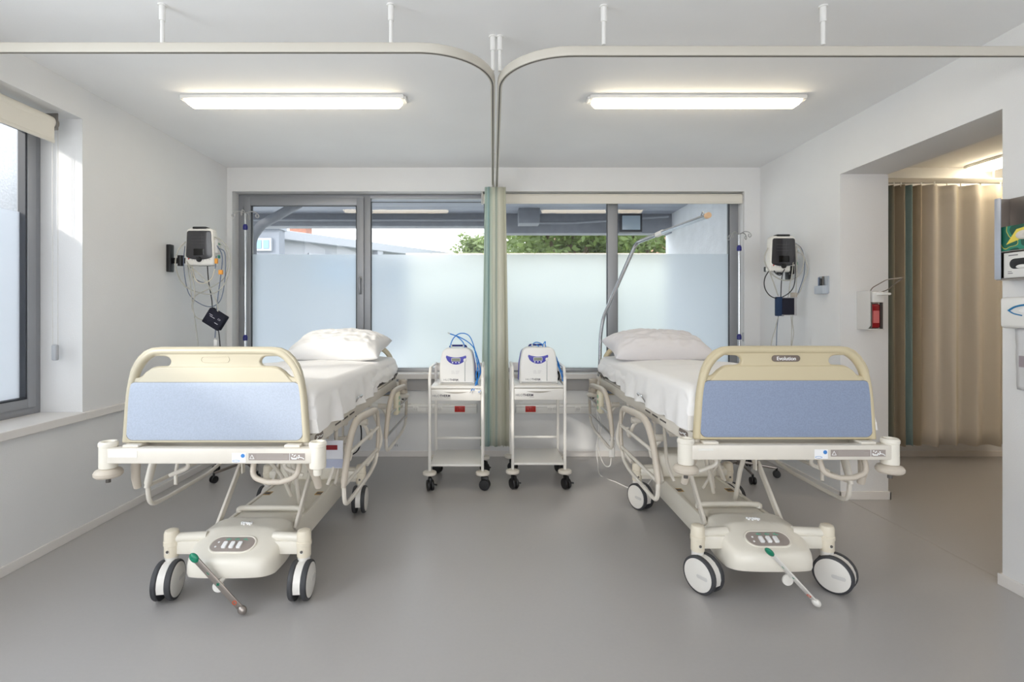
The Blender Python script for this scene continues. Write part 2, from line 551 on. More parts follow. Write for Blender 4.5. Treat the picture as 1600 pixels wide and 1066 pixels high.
# left window (in the plane x = const)
XW = -2.884
w1 = sroot('window_1', (XW, 2.0, LZ0), 'left wall window with grey frame and frosted lower half', 'window')
mb = MB(); 
X0, X1 = XW - .07, XW
def lframe(mb, y0, y1, z0, z1, wd, x0, x1):
    mb.box(x0, x1, y0, y0 + wd, z0, z1, .004).box(x0, x1, y1 - wd, y1, z0, z1, .004)
    mb.box(x0, x1, y0 + wd - .002, y1 - wd + .002, z1 - wd, z1, .004).box(x0, x1, y0 + wd - .002, y1 - wd + .002, z0, z0 + wd, .004)
lframe(mb, LY0, LY1, LZ0, LZ1, .05, X0, X1)
mb.box(X0, X1, 1.30, 1.36, LZ0, LZ1, .004)
mb.build('window_frame', ALU, w1)
for (a, b) in ((LY0 + .045, 1.31), (1.35, LY1 - .045)):
    mb = MB(); lframe(mb, a, b, LZ0 + .045, LZ1 - .045, .055, X0 + .01, X1 + .012); mb.build('sash', ALU, w1)
    mb = MB(); lframe(mb, a + .053, b - .053, LZ0 + .098, LZ1 - .098, .012, X0 + .025, X1 + .006); mb.build('gasket', ALUD, w1, flat=True)
    MB().box(X0 + .028, X0 + .034, a + .05, b - .05, LZ0 + .095, LZ1 - .095).build('glass_pane', GLASS, w1, flat=True)
    MB().box(X0 + .036, X0 + .038, a + .05, b - .05, LZ0 + .095, 2.03).build('frosted_film', FROST_L, w1, flat=True, label='milky privacy film on the lower glass')

# roller blinds
def chain_weight(t, x, y, z0, z1, wz):
    mb = MB()
    for dx in (-.012, .012):
        mb.tube([(x + dx, y + dx * .5, z1), (x + dx, y + dx * .5, z0)], .0022, 6)
    ch = mb.build('blind_chain', LGREY, t)
    MB().box(x - .018, x + .018, y - .012, y + .012, z0 - wz, z0 + .01, .009, seg=3).build('chain_weight', mat('weight_grey', (170, 172, 176), .5), ch)
t = thing('roller_blind', 'cream roller blind rolled up at the top of the left wall window', 'blind', (-2.7, 1.5, 2.45))
MB().tube([(-2.72, -.45, 2.575), (-2.72, 3.14, 2.575)], .042, 20).build('fabric_roll', BLIND, t)
MB().box(-2.684, -2.68, -.45, 3.13, 2.465, 2.575).box(-2.69, -2.674, -.45, 3.13, 2.445, 2.468, .005).build('hanging_fabric', BLIND, t)
mb = MB(); mb.box(-2.76, -2.67, 3.142, 3.15, 2.53, 2.635, .004).torus((-2.72, 3.16, 2.575), .038, .006, (0, 1, 0))
mb.lathe([(.03, 0), (.03, .03)], (-2.72, 3.13, 2.575), (0, 1, 0)); mb.build('end_bracket', mat('bracket_dark', (120, 116, 112), .4, .4), t)
chain_weight(t, -2.735, 3.20, 1.20, 2.56, .09)

t = thing('roller_blind', 'cream roller blind rolled up over the right back window', 'blind', (1.2, YB + .06, 2.45))
xa, xb = (755 - PX0) / 158, (1157 - PX0) / 156.5
MB().tube([(xa, YB + .065, 2.565), (xb, YB + .065, 2.565)], .035, 20).build('fabric_roll', BLIND, t)
MB().box(xa, xb, YB + .028, YB + .032, 2.51, 2.565).box(xa, xb, YB + .022, YB + .038, 2.493, 2.513, .005).build('hanging_fabric', BLIND, t)
mb = MB().box(xb, xb + .012, YB + .02, YB + .11, 2.52, 2.61, .003).box(xa - .02, xa, YB + .02, YB + .11, 2.50, 2.61, .003)
mb.build('end_bracket', mat('bracket_light', (190, 188, 184), .4), t)
chain_weight(t, xb - .0 + .012, YB + .02, 1.21, 2.56, .08)

# ------------------------------------------------------------------ ceiling lamps
def ceiling_lamp(x0, x1, y0, y1, label, E=10, alongY=False, nm='ceiling_lamp'):
    t = thing(nm, label, 'ceiling lamp', ((x0 + x1) / 2, (y0 + y1) / 2, H), 'linear ceiling lamps')
    MB().box(x0, x1, y0 - .004, y1 + .004, H - .026, H, .005).build('lamp_base', WPLAST, t)
    # tapered diffuser
    zt, zb = H - .024, H - .060
    mb = MB()
    dx, dy = (.018, .045) if alongY else (.045, .018)
    a = mb.ring([(x0 + .02, y0 + .012, zt), (x1 - .02, y0 + .012, zt), (x1 - .02, y1 - .012, zt), (x0 + .02, y1 - .012, zt)])
    m1 = mb.ring([(x0 + .026, y0 + .014, zt - .014), (x1 - .026, y0 + .014, zt - .014), (x1 - .026, y1 - .014, zt - .014), (x0 + .026, y1 - .014, zt - .014)])
    b = mb.ring([(x0 + dx, y0 + dy, zb), (x1 - dx, y0 + dy, zb), (x1 - dx, y1 - dy, zb), (x0 + dx, y1 - dy, zb)])
    mb.bridge(a, m1); mb.bridge(m1, b); mb.cap(b)
    mb.build('diffuser', mat('lit_diffuser' if E < 20 else 'fill_lamp_diffuser', (250, 246, 235), .5, emit=(255, 238, 206) if E < 20 else (255, 243, 226), estr=E), t)
    mb = MB()
    if not alongY:
        for xx in (x0 - .012, x1 - .004):
            mb.box(xx, xx + .016, y0 + .02, y1 - .01, H - .026, H - .003, .004)
    else:
        mb.box(x0 + .02, x1 - .02, y0 - .012, y0 + .004, H - .026, H - .003, .004)
    mb.build('end_cap', WPLAST, t)
ceiling_lamp(-2.055, -.585, 3.36, 3.465, 'lit linear ceiling lamp over the left bed')
ceiling_lamp(.640, 2.064, 3.36, 3.465, 'lit linear ceiling lamp over the right bed')
0 and ceiling_lamp(-2.055, -.585, 0.2, .33, 'linear ceiling lamp above and behind the camera on the left')
0 and ceiling_lamp(.640, 2.064, 0.2, .33, 'linear ceiling lamp above and behind the camera on the right')
ceiling_lamp(4.6, 5.9, 3.0, 3.13, 'farther unseen fill lamp added to light the next bay', E=22)  # this lamp and the next are added out of view to brighten the curtain
ceiling_lamp(4.6, 5.9, 1.0, 1.13, 'nearer unseen fill lamp added to light the next bay', E=22)
ceiling_lamp(4.60, 4.84, 4.30, 5.0, 'lit ceiling lamp in the next bay behind its curtain rail', alongY=True)

# ------------------------------------------------------------------ curtain tracks
def track(pts, label, flip):
    t = thing('curtain_track', label, 'curtain track', pts[0], 'curved curtain tracks')
    zc = pts[0][2]
    P = [Vector(p) for p in pts]
    MB().tube(P, 1, 12, ab=(.0, .0)) if False else None
    mb = MB()
    # rectangular profile swept in the horizontal plane
    prev = None
    for i, p in enumerate(P):
        a = P[max(i - 1, 0)]; b = P[min(i + 1, len(P) - 1)]
        d = (b - a).normalized(); n = Vector((-d.y, d.x, 0))
        prof = [(-.010, -.022), (-.012, -.018), (-.012, .018), (-.008, .023), (.008, .023), (.012, .018), (.012, -.018), (.010, -.022)]
        ring = mb.ring([p + n * u + Vector((0, 0, v)) for u, v in prof])
        if prev: mb.bridge(prev, ring)
        else: mb.cap(ring, True)
        prev = ring
    mb.cap(prev)
    mb.build('rail', TRACK, t)
    mb = MB(); prev = None
    for i, p in enumerate(P):
        a = P[max(i - 1, 0)]; b = P[min(i + 1, len(P) - 1)]
        d = (b - a).normalized(); n = Vector((-d.y, d.x, 0))
        ring = mb.ring([p + n * u + Vector((0, 0, v)) for u, v in [(-.0035, -.0232), (-.0035, -.021), (.0035, -.021), (.0035, -.0232)]])
        if prev: mb.bridge(prev, ring)
        prev = ring
    mb.build('glider_slot', TRACKG, t)
    return t
def arc(cx, cy, r, a0, a1, n, z):
    return [(cx + r * math.cos(R(a0 + (a1 - a0) * k / n)), cy + r * math.sin(R(a0 + (a1 - a0) * k / n)), z) for k in range(n + 1)]
ZT = 2.642
tl = track([(XL, 2.39, ZT)] + arc(-.352, 2.742, .352, -90, 0, 18, ZT) + [(0, YB - .01, ZT)], 'cream curtain track around the left bay with rounded corner', 1)
tr_ = track([(XR, 2.40, ZT - .012)] + arc(.382, 2.742, .345, -90, -180, 18, ZT - .012) + [(.037, YB - .01, ZT - .012)], 'cream curtain track around the right bay with rounded corner', -1)
def hanger(t, x, y, z0=ZT + .02, r=.0095):
    mb = MB(); mb.cyl((x, y, z0), (x, y, H - .07), r, seg=12).lathe([(.014, H - .075), (.014, H - .006), (.02, H - .006), (.02, H)], (x, y, 0), seg=16)
    mb.build('hanger_rod', WPLAST, t)
hanger(tl, (254 - PX0) / 334.5, 2.39); hanger(tl, (611 - PX0) / 334.5, 2.39)
hanger(tr_, (944 - PX0) / 334.5, 2.40); hanger(tr_, (1288 - PX0) / 334.5, 2.40)
hanger(tl, .0, 2.66); hanger(tr_, .037, 2.66)
hanger(tl, .0, 4.6); hanger(tr_, .037, 4.6)
t3 = track([(XR + PT + .005, 4.77, ZT), (6.15, 4.77, ZT)], 'straight curtain track in the next bay beyond the opening', 1)
hanger(t3, (1553 - PX0) / 168, 4.77); hanger(t3, 3.6, 4.77)

# ------------------------------------------------------------------ curtains
def curtain(name, label, path, z0, z1, m, parent=None, flare=0.0, seed=0, header=True, group=None):
    """path: list of (x,y) along the pleated top edge"""
    mb = MB()
    nz = 16
    rows = []
    cx = sum(p[0] for p in path) / len(path); cyy = sum(p[1] for p in path) / len(path)
    for j in range(nz + 1):
        t = j / nz
        z = z1 + (z0 - z1) * t
        row = []
        for i, (x, y) in enumerate(path):
            k = 1 + flare * t
            dx = noise.noise(Vector((i * .35, t * 1.3, seed))) * .012 * (0.2 + t)
            dy = noise.noise(Vector((i * .35, t * 1.3, seed + 9))) * .015 * (0.2 + t)
            zz = z + (.006 * math.sin(i * .9) if j == nz else 0)
            row.append(mb.bm.verts.new((cx + (x - cx) * k + dx, cyy + (y - cyy) * (1 + .15 * t) + dy, zz)))
        rows.append(row)
    for j in range(nz):
        for i in range(len(path) - 1):
            mb.bm.faces.new((rows[j][i], rows[j][i + 1], rows[j + 1][i + 1], rows[j + 1][i]))
    o = mb.build(name, m, parent, ang=60)
    so = o.modifiers.new('thick', 'SOLIDIFY'); so.thickness = .003
    return o
def cloth_mat(name, stripes, axis=0, off=0.0, width=0.3, rough=.85, transl=.1, rnd=False):
    """vertical woven colour bands along the cloth"""
    m = bpy.data.materials.new(name); m.use_nodes = True
    t = m.node_tree; b = t.nodes['Principled BSDF']
    b.inputs['Roughness'].default_value = rough
    co = t.nodes.new('ShaderNodeTexCoord'); s = t.nodes.new('ShaderNodeSeparateXYZ')
    t.links.new(co.outputs['Object'], s.inputs[0])
    mr = t.nodes.new('ShaderNodeMapRange'); mr.inputs['From Min'].default_value = off; mr.inputs['From Max'].default_value = off + width
    t.links.new(s.outputs[axis], mr.inputs['Value'])
    r = t.nodes.new('ShaderNodeValToRGB'); r.color_ramp.interpolation = 'LINEAR'
    els = r.color_ramp.elements
    for k, (p, c) in enumerate(stripes):
        el = els[k] if k < 2 else els.new(p)
        el.position = p; el.color = rgb(*c)
    t.links.new(mr.outputs[0], r.inputs[0]); t.links.new(r.outputs[0], b.inputs['Base Color'])
    tlc = t.nodes.new('ShaderNodeBsdfTranslucent'); t.links.new(r.outputs[0], tlc.inputs[0])
    mx = t.nodes.new('ShaderNodeMixShader'); mx.inputs[0].default_value = transl
    out = t.nodes['Material Output']
    t.links.new(b.outputs[0], mx.inputs[1]); t.links.new(tlc.outputs[0], mx.inputs[2]); t.links.new(mx.outputs[0], out.inputs[0])
    return m
# middle curtain, gathered at the back end of the two tracks
cm = cloth_mat('green_beige_striped_curtain', [(0, (186, 200, 188)), (1, (214, 212, 196)), (.2, (178, 198, 190)), (.27, (142, 174, 174)), (.33, (196, 208, 194)), (.45, (214, 214, 196)), (.53, (176, 190, 180)), (.60, (218, 216, 200)), (.84, (190, 190, 170))], 0, -.13, .27, transl=.1)
pth = []
npl = 7
for i in range(npl * 10 + 1):
    a = i / 10.0
    xx = -.075 + .195 * a / npl
    yy = 4.83 + .010 * math.sin(a * PI) * (1 + .5 * math.sin(a * 2.1))
    pth.append((xx + .008 * math.sin(a * 2 * PI), yy))
t = thing('privacy_curtain', 'gathered green and beige striped curtain hanging between the two trolleys', 'curtain', (.02, 4.83, .16))
c1 = curtain('curtain_cloth', '', pth, .155, 2.60, cm, t, flare=.45, seed=3)
mb = MB()
for i in range(5, len(pth), 10):
    if (i // 10) % 2 == 0:
        mb.tube([(pth[i][0], pth[i][1], 2.59), (pth[i][0], pth[i][1], 2.622)], .003, 6)
mb.build('curtain_glider', WPLAST, t)

# next bay curtain
cs = [(0, (96, 104, 98)), (1, (205, 192, 168))]
cm2 = cloth_mat('taupe_green_striped_curtain', [(0, (120, 130, 122)), (1, (220, 212, 196)), (.03, (150, 142, 124)), (.06, (176, 164, 144)), (.115, (170, 160, 142)), (.125, (134, 160, 162)), (.165, (140, 164, 164)), (.18, (170, 158, 136)), (.235, (206, 192, 168)), (.30, (224, 216, 204)), (.50, (226, 220, 210)), (.53, (204, 194, 166)), (.58, (224, 216, 204)), (.86, (218, 208, 190))], 0, -.61, 1.20, transl=.1)
pth = []
x = 3.66
i = 0
while x < 4.92:
    ph = x - 3.66
    dens = 22 if ph < .36 else 9
    amp = .028 if ph < .36 else .034
    pth.append((x, 4.77 + amp * math.sin(i * .55) + .01 * math.sin(i * .21)))
    x += .55 / (dens * 2 * PI) * 1.8
    i += 1
t = thing('privacy_curtain', 'taupe and green striped curtain drawn across the next bay beyond the opening', 'curtain', (4.3, 4.77, .18))
curtain('curtain_cloth', '', pth, .18, 2.60, cm2, t, flare=0, seed=5)
mb = MB()
for k in range(0, len(pth), 9):
    mb.box(pth[k][0] - .006, pth[k][0] + .006, pth[k][1] - .003, pth[k][1] + .003, 2.585, 2.625, .002)
mb.build('curtain_glider', WPLAST, t)
MB().box(3.64, 4.95, 4.7, 4.712, 2.42, 2.421) if False else None

# ------------------------------------------------------------------ wall trunking and sockets
def trunk(x0, x1, label):
    t = thing('cable_trunking', label, 'trunking', ((x0 + x1) / 2, YB, .43), 'white cable trunking on the back wall')
    MB().box(x0, x1, YB - .055, YB, .43, .518, .006).build('channel', WPLAST, t)
    MB().box(x0, x1, YB - .058, YB - .054, .492, .498).build('cover_strip', LGREY, t)
    return t
YS = YB - .055
tA = trunk(-1.95, (745 - PX0) / 160, 'white cable trunking behind the left bed and trolley')
tB = trunk((806 - PX0) / 160, 1.9, 'white cable trunking behind the right trolley and bed')
def socket(px, label, red=False, dbl=False, t=None):
    x = (px - PX0) / 160.5
    wd = .10 if red or dbl else .055
    s = thing('wall_socket', label, 'socket', (x, YS, .445), 'sockets on the trunking')
    f = MB().box(x - wd / 2, x + wd / 2, YS - .006, YS, .447, .505, .003)
    f.build('face_plate', REDS if red else WPLAST, s)
    mb = MB(); mh = MB()
    for dx in ((-.024, .024) if red or dbl else (0,)):
        mb.torus((x + dx, YS - .006, .476), .017, .002, (0, 1, 0), 20, 6)
        for q in (-.007, .007):
            mh.cyl((x + dx + q, YS - .009, .476), (x + dx + q, YS - .005, .476), .0028, seg=8)
    mb.build('socket_rim', mat('dark_red', (120, 22, 18), .5) if red else LGREY, s)
    mh.build('pin_hole', BLACK, s)
socket(649.5, 'white socket on trunking just left of the left trolley')
socket(683, 'white double socket seen through the left trolley frame', dbl=True)
socket(718.5, 'red double socket seen through the left trolley', red=True)
socket(829, 'red double socket seen through the right trolley', red=True)
socket(863, 'white double socket seen through the right trolley frame', dbl=True)
socket(903, 'white socket on trunking right of the right trolley')

# ------------------------------------------------------------------ hospital bed
FB_C = 332.0
def fbp(px, py, s=340.0, c=FB_C):
    return ((px - c) / s, EYE - (py - PY0) / s)

def board_outline():
    half = [(.430, .809), (.427, .86), (.421, .95), (.415, 1.02), (.404, 1.092), (.394, 1.135), (.380, 1.170), (.358, 1.203), (.330, 1.230), (.297, 1.245), (.26, 1.249)]
    return half + [(-x, z) for x, z in reversed(half)]
def board_hole(sgn):
    P = [(202, 583), (205, 575), (210, 567.5), (219, 560.5), (230, 557), (252, 557), (259, 559.5), (262, 564.5), (260.5, 569.5), (255, 572), (240, 572.6), (231, 576), (222, 583), (215.5, 588.5), (208, 590), (203, 588)]
    pts = []
    for p in P:
        x, z = fbp(*p)
        pts.append(Vector((x, z, 0)))
    # smooth
    q = []
    n = len(pts)
    for i in range(n):
        a, b, c, d = pts[i - 1], pts[i], pts[(i + 1) % n], pts[(i + 2) % n]
        for k in range(3):
            t = k / 3
            v = 0.5 * ((2 * b) + (c - a) * t + (2 * a - 5 * b + 4 * c - d) * t * t + (3 * b - a - 3 * c + d) * t ** 3)
            q.append((v.x, v.y))
    if sgn > 0:
        q = [(-x, z) for x, z in q]
    return q

def make_board(name, parent, y, mbeige, mblue, badge, dz=0.0, face=-1, label=None):
    """end board; face -1 looks to -Y"""
    M = Matrix.Translation((0, y, dz)) @ FRONT
    if face > 0:
        M = Matrix.Translation((0, y, dz)) @ Matrix.Rotation(PI, 4, 'Z') @ FRONT
    mb = MB()
    out = board_outline()
    mb.addmesh(plate_mesh(out, [board_hole(-1), board_hole(1)], .028, .009), M)
    # rounded rim bar following the outline
    inset = [(.411, .815), (.408, .86), (.402, .95), (.396, 1.02), (.386, 1.085), (.375, 1.125), (.362, 1.155), (.342, 1.184), (.316, 1.209), (.287, 1.225), (.25, 1.230), (.20, 1.2305), (.12, 1.231), (.04, 1.231)]
    P = inset + [(-x, z) for x, z in reversed(inset)]
    P3 = spl([M @ Vector((x, z, 0)) for x, z in P], 3)
    mb.tube(P3, .0195, 14, ab=(1, 1.15), ref=(0, 1, 0))
    # raised lower field around the blue panel
    low = [(.41, .812), (.405, .95), (.396, 1.03), (.385, 1.06), (.36, 1.085), (.335, 1.112), (.315, 1.135), (.29, 1.152), (.255, 1.158), (.15, 1.158)]
    low = low + [(-x, z) for x, z in reversed(low)]
    mb.addmesh(plate_mesh(low, [], .040, .006), M)
    b = mb.build(name, mbeige, parent, ang=50, label=label)
    pan = []
    r = .03
    for (cx, cz, a0) in ((.390 - r, 1.088 - r, 0), (-.390 + r, 1.088 - r, 90), (-.402 + r, .824 + r, 180), (.402 - r, .824 + r, 270)):
        for k in range(7):
            a = R(a0 + 15 * k); pan.append((cx + r * math.cos(a), cz + r * math.sin(a)))
    gr = [(x * 1.006, .956 + (z - .956) * 1.012) for x, z in pan]
    MB().addmesh(plate_mesh(gr, [], .0415, .0005), M).build('panel_groove', mat('groove_shadow', (120, 116, 104), .6), b)
    MB().addmesh(plate_mesh(pan, [], .0435, .001), M).build('blue_panel', mblue, b, label='speckled blue laminate panel')
    if badge:
        bd = MB().addmesh(plate_mesh(roundrect(.132, .030, .0149), [], .006, .001), M @ Matrix.Translation((0, 1.192, .0165))).build('badge', mat('badge_taupe', (112, 100, 92), .4), b)
        me = text_mesh('Evolution', .024, .0005, 'CENTER', .0003)
        MB().addmesh(me, M @ Matrix.Translation((0, 1.184, .0202))).build('badge_lettering', WHITEP, bd, flat=True)
    else:
        MB().addmesh(plate_mesh(roundrect(.132, .030, .0149), [roundrect(.126, .024, .0119)], .003, .0008), M @ Matrix.Translation((0, 1.192, .0145))).build('badge_recess', mbeige, b)
    return b

def make_caster(parent, x, y, rot, R_=.0925, posth=.325, plain=False):
    """twin wheel castor below an upright sleeve; returns the part"""
    mb = MB()
    mb.lathe([(.033, .195), (.034, .20), (.034, .25), (.037, .252), (.037, .27), (.0345, .272), (.0345, .308), (.030, .322), (.018, .328)], (0, 0, 0), seg=24)
    o = mb.build('castor_sleeve', mat('cream_castor_plastic', (228, 219, 200), .4), parent)
    # build() already offset by parent chain: place the part by location
    o.location = (x, y, 0)
    def sub(m_, nm, mt, lab=None):
        me_o = m_
        bmesh.ops.recalc_face_normals(me_o.bm, faces=me_o.bm.faces)
        bmesh.ops.rotate(me_o.bm, verts=me_o.bm.verts, cent=(0, 0, 0), matrix=Matrix.Rotation(rot, 3, 'Z'))
        me = bpy.data.meshes.new(nm); me_o.bm.to_mesh(me); me_o.bm.free()
        me.shade_smooth(); me.set_sharp_from_angle(angle=R(35)); me.materials.append(mt)
        c = bpy.data.objects.new(nm, me); COL.objects.link(c); c.parent = o
        if lab: c['label'] = lab
        return c
    oy = -.035
    f = MB()
    f.lathe([(.030, .165), (.030, .198)], (0, 0, 0))
    poly = []
    for k in range(13):
        a = R(-20 + 220 * k / 12)
        poly.append((oy + (R_ - .004) * math.cos(a), R_ + (R_ - .004) * math.sin(a)))
    poly += [(oy - .03, .05), (oy + .03, .05)]
    YZ = Matrix(((0, 0, 1, 0), (1, 0, 0, 0), (0, 1, 0, 0), (0, 0, 0, 1)))
    f.prism(poly, -.017, .017, YZ)
    sub(f, 'fender', WENAM)
    for sgn in (-1, 1):
        t = MB()
        prof = [(R_ - .018, .018), (R_ - .003, .019), (R_, .023), (R_, .038), (R_ - .003, .043), (R_ - .011, .045), (R_ - .014, .043)]
        t.lathe(prof, (0, oy, R_), (sgn, 0, 0), 36)
        sub(t, 'tyre', RUBBER)
        d = MB()
        d.lathe([(R_ - .012, .036), (R_ - .0125, .0455), (R_ - .02, .0475), (.02, .0485), (.001, .0485)], (0, oy, R_), (sgn, 0, 0), 36)
        sub(d, 'hub_disc', WENAM)
        p = MB()
        p.addmesh(plate_mesh(roundrect(.062, .019, .009), [], .003, .0006), Matrix.Translation((sgn * .0485, oy + .028 * sgn * 1, R_)) @ Matrix.Rotation(R(90) * sgn, 4, 'Z') @ FRONT)
        sub(p, 'hub_mark', LGREY)
    return o

def make_bed(Xc, Y0, label, mbeige, mblue, badge, rings, wheel_rot, lever_twist, side='L'):
    t = thing('hospital_bed', label, 'hospital bed', (0, 0, 0), 'hospital beds')
    # ---- end boards
    make_board('footboard', t, .02, mbeige, mblue, badge)
    make_board('headboard', t, 2.17, mbeige, mblue, False, dz=-.13, face=1)
    # ---- foot beam
    mb = MB()
    mb.box(-.462, .462, -.045, .012, .728, .797, .006)
    mb.box(-.40, -.33, -.03, .03, .797, .809, .003).box(.33, .40, -.03, .03, .797, .809, .003)
    bm_ = mb.build('foot_beam', CREAM, t)
    yf = -.0455
    MB().box(.103, .165, yf - .0008, yf, .735, .778).build('maker_sticker', WHITEP, bm_, flat=True)
    MB().addmesh(plate_mesh([(.009 * math.cos(2 * PI * k / 20), .009 * math.sin(2 * PI * k / 20)) for k in range(20)], [], .0008, .0001), at(.152, yf - .0012, .765)).build('sticker_logo', BLUEP, bm_, flat=True)
    MB().addmesh(plate_mesh([(.0165 * math.cos(2 * PI * k / 20), .005 * math.sin(2 * PI * k / 20)) for k in range(20)], [[(.015 * math.cos(2 * PI * k / 20), .0037 * math.sin(2 * PI * k / 20)) for k in range(20)]], .0008, .0001), at(.122, yf - .0012, .742)).build('sticker_oval', BLUEP, bm_, flat=True)
    MB().box(.178, .430, yf - .0008, yf, .745, .776).build('warning_label', MGREY, bm_, flat=True)
    wl = MB()
    tri = [(-.011, -.009), (.011, -.009), (0, .011)]
    wl.addmesh(plate_mesh(tri, [[(-.0075, -.007), (.0075, -.007), (0, .0072)]], .0008, .0001), at(.193, yf - .0012, .760))
    wl.box(.361, .3625, yf - .0016, yf - .0008, .745, .776)
    # pictograms: seated figure and reclining figure
    for (cx, kk) in ((.383, 0), (.412, 1)):
        wl.addmesh(plate_mesh([(.003 * math.cos(2 * PI * k / 12), .003 * math.sin(2 * PI * k / 12)) for k in range(12)], [], .0008, .0001), at(cx - .008, yf - .0012, .770 if kk == 0 else .766))
        if kk == 0:
            for (a, b, r) in (((cx - .011, .752), (cx + .010, .752), .0035), ((cx + .010, .752), (cx + .013, .762), .0025), ((cx - .002, .762), (cx + .006, .770), .002), ((cx - .012, .760), (cx - .011, .752), .003)):
                wl.cyl((a[0], yf - .001, a[1]), (b[0], yf - .001, b[1]), r, seg=6)
        else:
            for (a, b, r) in (((cx - .012, .753), (cx - .006, .762), .0025), ((cx - .008, .759), (cx + .006, .756), .0022), ((cx + .005, .757), (cx + .015, .750), .0022)):
                wl.cyl((a[0], yf - .001, a[1]), (b[0], yf - .001, b[1]), r, seg=6)
    wl.build('label_symbols', WHITEP, bm_, flat=True)
    tx = MB()
    for k in range(4):
        tx.box(.213, .352 - .02 * (k == 3), yf - .0014, yf - .0008, .7515 + k * .006, .7528 + k * .006)
    tx.build('label_text_lines', mat('pale_lines', (186, 178, 172), .6), bm_, flat=True)
    if side == 'L':
        MB().box(-.452, -.322, yf - .0008, yf, .757, .788).build('worn_sticker', mat('worn_white', (233, 231, 224), .6), bm_, flat=True)
    else:
        MB().box(-.43, -.36, yf - .0008, yf, .772, .782).build('worn_sticker', mat('worn_white', (233, 231, 224), .6), bm_, flat=True)
    # ---- corner rollers
    for (cx, cyy, hd) in ((-.476, -.012, 0), (.476, -.012, 0), (-.476, 2.19, 1), (.476, 2.19, 1)):
        mb = MB()
        mb.lathe([(.030, .700), (.036, .703), (.037, .71), (.0365, .80), (.039, .802), (.039, .815), (.034, .822), (.026, .822), (.024, .812), (.001, .812)], (cx, cyy, 0), seg=28)
        o = mb.build('corner_post', CREAML if not hd else TAUPE, t)
        if hd or rings[0 if cx < 0 else 1]:
            MB().lathe([(.03, .660), (.050, .662), (.057, .670), (.058, .682), (.052, .692), (.04, .698), (.03, .702)], (cx, cyy, 0), seg=30).build('bumper_ring', TAUPE if not hd else CREAM, o)
            MB().cyl((cx, cyy, .635), (cx, cyy, .665), .010, seg=12).build('ring_bolt', DGREY, o)
        else:
            MB().lathe([(.018, .668), (.020, .672), (.020, .700)], (cx, cyy, 0), seg=20).build('post_tip', CREAML, o)
    # ---- frame
    fr = MB()
    for s in (-1, 1):
        fr.box(s * .40 - .022, s * .40 + .022, .02, 2.18, .765, .835, .006)
        fr.box(s * .29 - .018, s * .29 + .018, .10, 2.10, .70, .755, .004)
    for yy in (.12, .7, 1.3, 2.05):
        fr.box(-.40, .40, yy, yy + .05, .735, .79, .004)
    fr.box(-.46, .46, 2.17, 2.22, .735, .80, .006)
    fo = fr.build('bed_frame', CREAM, t)
    mb = MB()
    for k, (a, b) in enumerate(((.06, .62), (.64, .95), (.97, 1.25), (1.27, 2.13))):
        mb.box(-.425, .425, a, b, .838, .856, .005)
    mb.build('mattress_platform', mat('platform_grey', (188, 182, 172), .5), t)
    for s in (-1, 1):
        # handle symbol labels and mattress catches
        MB().addmesh(plate_mesh(roundrect(.12, .036, .017), [], .002, .0004), Matrix.Translation((s * .4235, .16, .803)) @ Matrix.Rotation(R(90) * s, 4, 'Z') @ FRONT).build('side_symbol', mat('symbol_grey', (124, 112, 104), .5), fo)
        mk = MB()
        for (a, b) in (((.115, .797), (.155, .807)), ((.155, .807), (.185, .798)), ((.185, .798), (.205, .802)), ((.125, .812), (.14, .806))):
            mk.cyl((s * .4255, a[0], a[1]), (s * .4255, b[0], b[1]), .0028, seg=6)
        mk.build('side_symbol_mark', WHITEP, fo, flat=True)
        for yy in (.80, 1.98):
            c = MB(); c.tube(fil([(s * .43, yy - .045, .85), (s * .462, yy - .045, .90), (s * .462, yy + .045, .90), (s * .43, yy + .045, .85)], .012), .0045, 8)
            c.build('mattress_catch', CHROME if yy < 1 else DGREY, t)
        sl = MB()
        for k in range(3):
            sl.box(s * .4225 - .001, s * .4225 + .001, .42 + k * .14, .52 + k * .14, .797, .806)
        sl.build('frame_slot', DGREY, fo)
        # linkage lever under the frame side
        lv = MB()
        lv.tube(spl([(s * .40, .52, .77), (s * .415, .45, .68), (s * .42, .40, .58), (s * .40, .36, .50)], 6), .009, 8)
        lv.build('release_lever', CREAM, t)
    # ---- side rails (lowered)
    def rail(s, y0, L, nm, ctrl):
        k = L / .78
        X = s * .505
        def q(y, z): return (X, y0 + (y - .30) * k, z)
        top = spl([q(.29, .505), q(.315, .57), q(.36, .66), q(.42, .735), q(.50, .785), q(.60, .800), q(.80, .79), q(.98, .775)], 5)
        mb = MB(); mb.tube(top, [.021 + .003 * math.sin(PI * i / (len(top) - 1)) if i > 1 else .016 for i in range(len(top))], 14, ab=(1.0, .75), ref=(1, 0, 0))
        r0 = mb.build(nm, TAUPE if s * (-1 if side == 'L' else 1) < 0 else CREAM, t)
        r0['label'] = 'moulded beige side rail lowered beside the mattress'
        mb = MB(); mb.tube(spl([q(.96, .777), q(1.03, .765), q(1.075, .72), q(1.085, .62), q(1.07, .53), q(1.05, .47)], 5), .017, 12, ab=(1, .7), ref=(1, 0, 0)); mb.build('rail_end', TAUPE, r0)
        mb = MB(); mb.tube(fil([q(.295, .52), q(.31, .41), q(.42, .40), q(.86, .405), q(1.01, .43), q(1.065, .50)], .05), .0115, 10); mb.build('lower_tube', CREAM, r0)
        for (za, zb, ya, yb) in ((.655, .645, .365, 1.08), (.515, .505, .305, 1.065)):
            MB().cyl(q(ya, za), q(yb, zb), .0105, seg=10).build('rail_bar', CREAM if nm == 'foot_side_rail' else CHROME, r0)
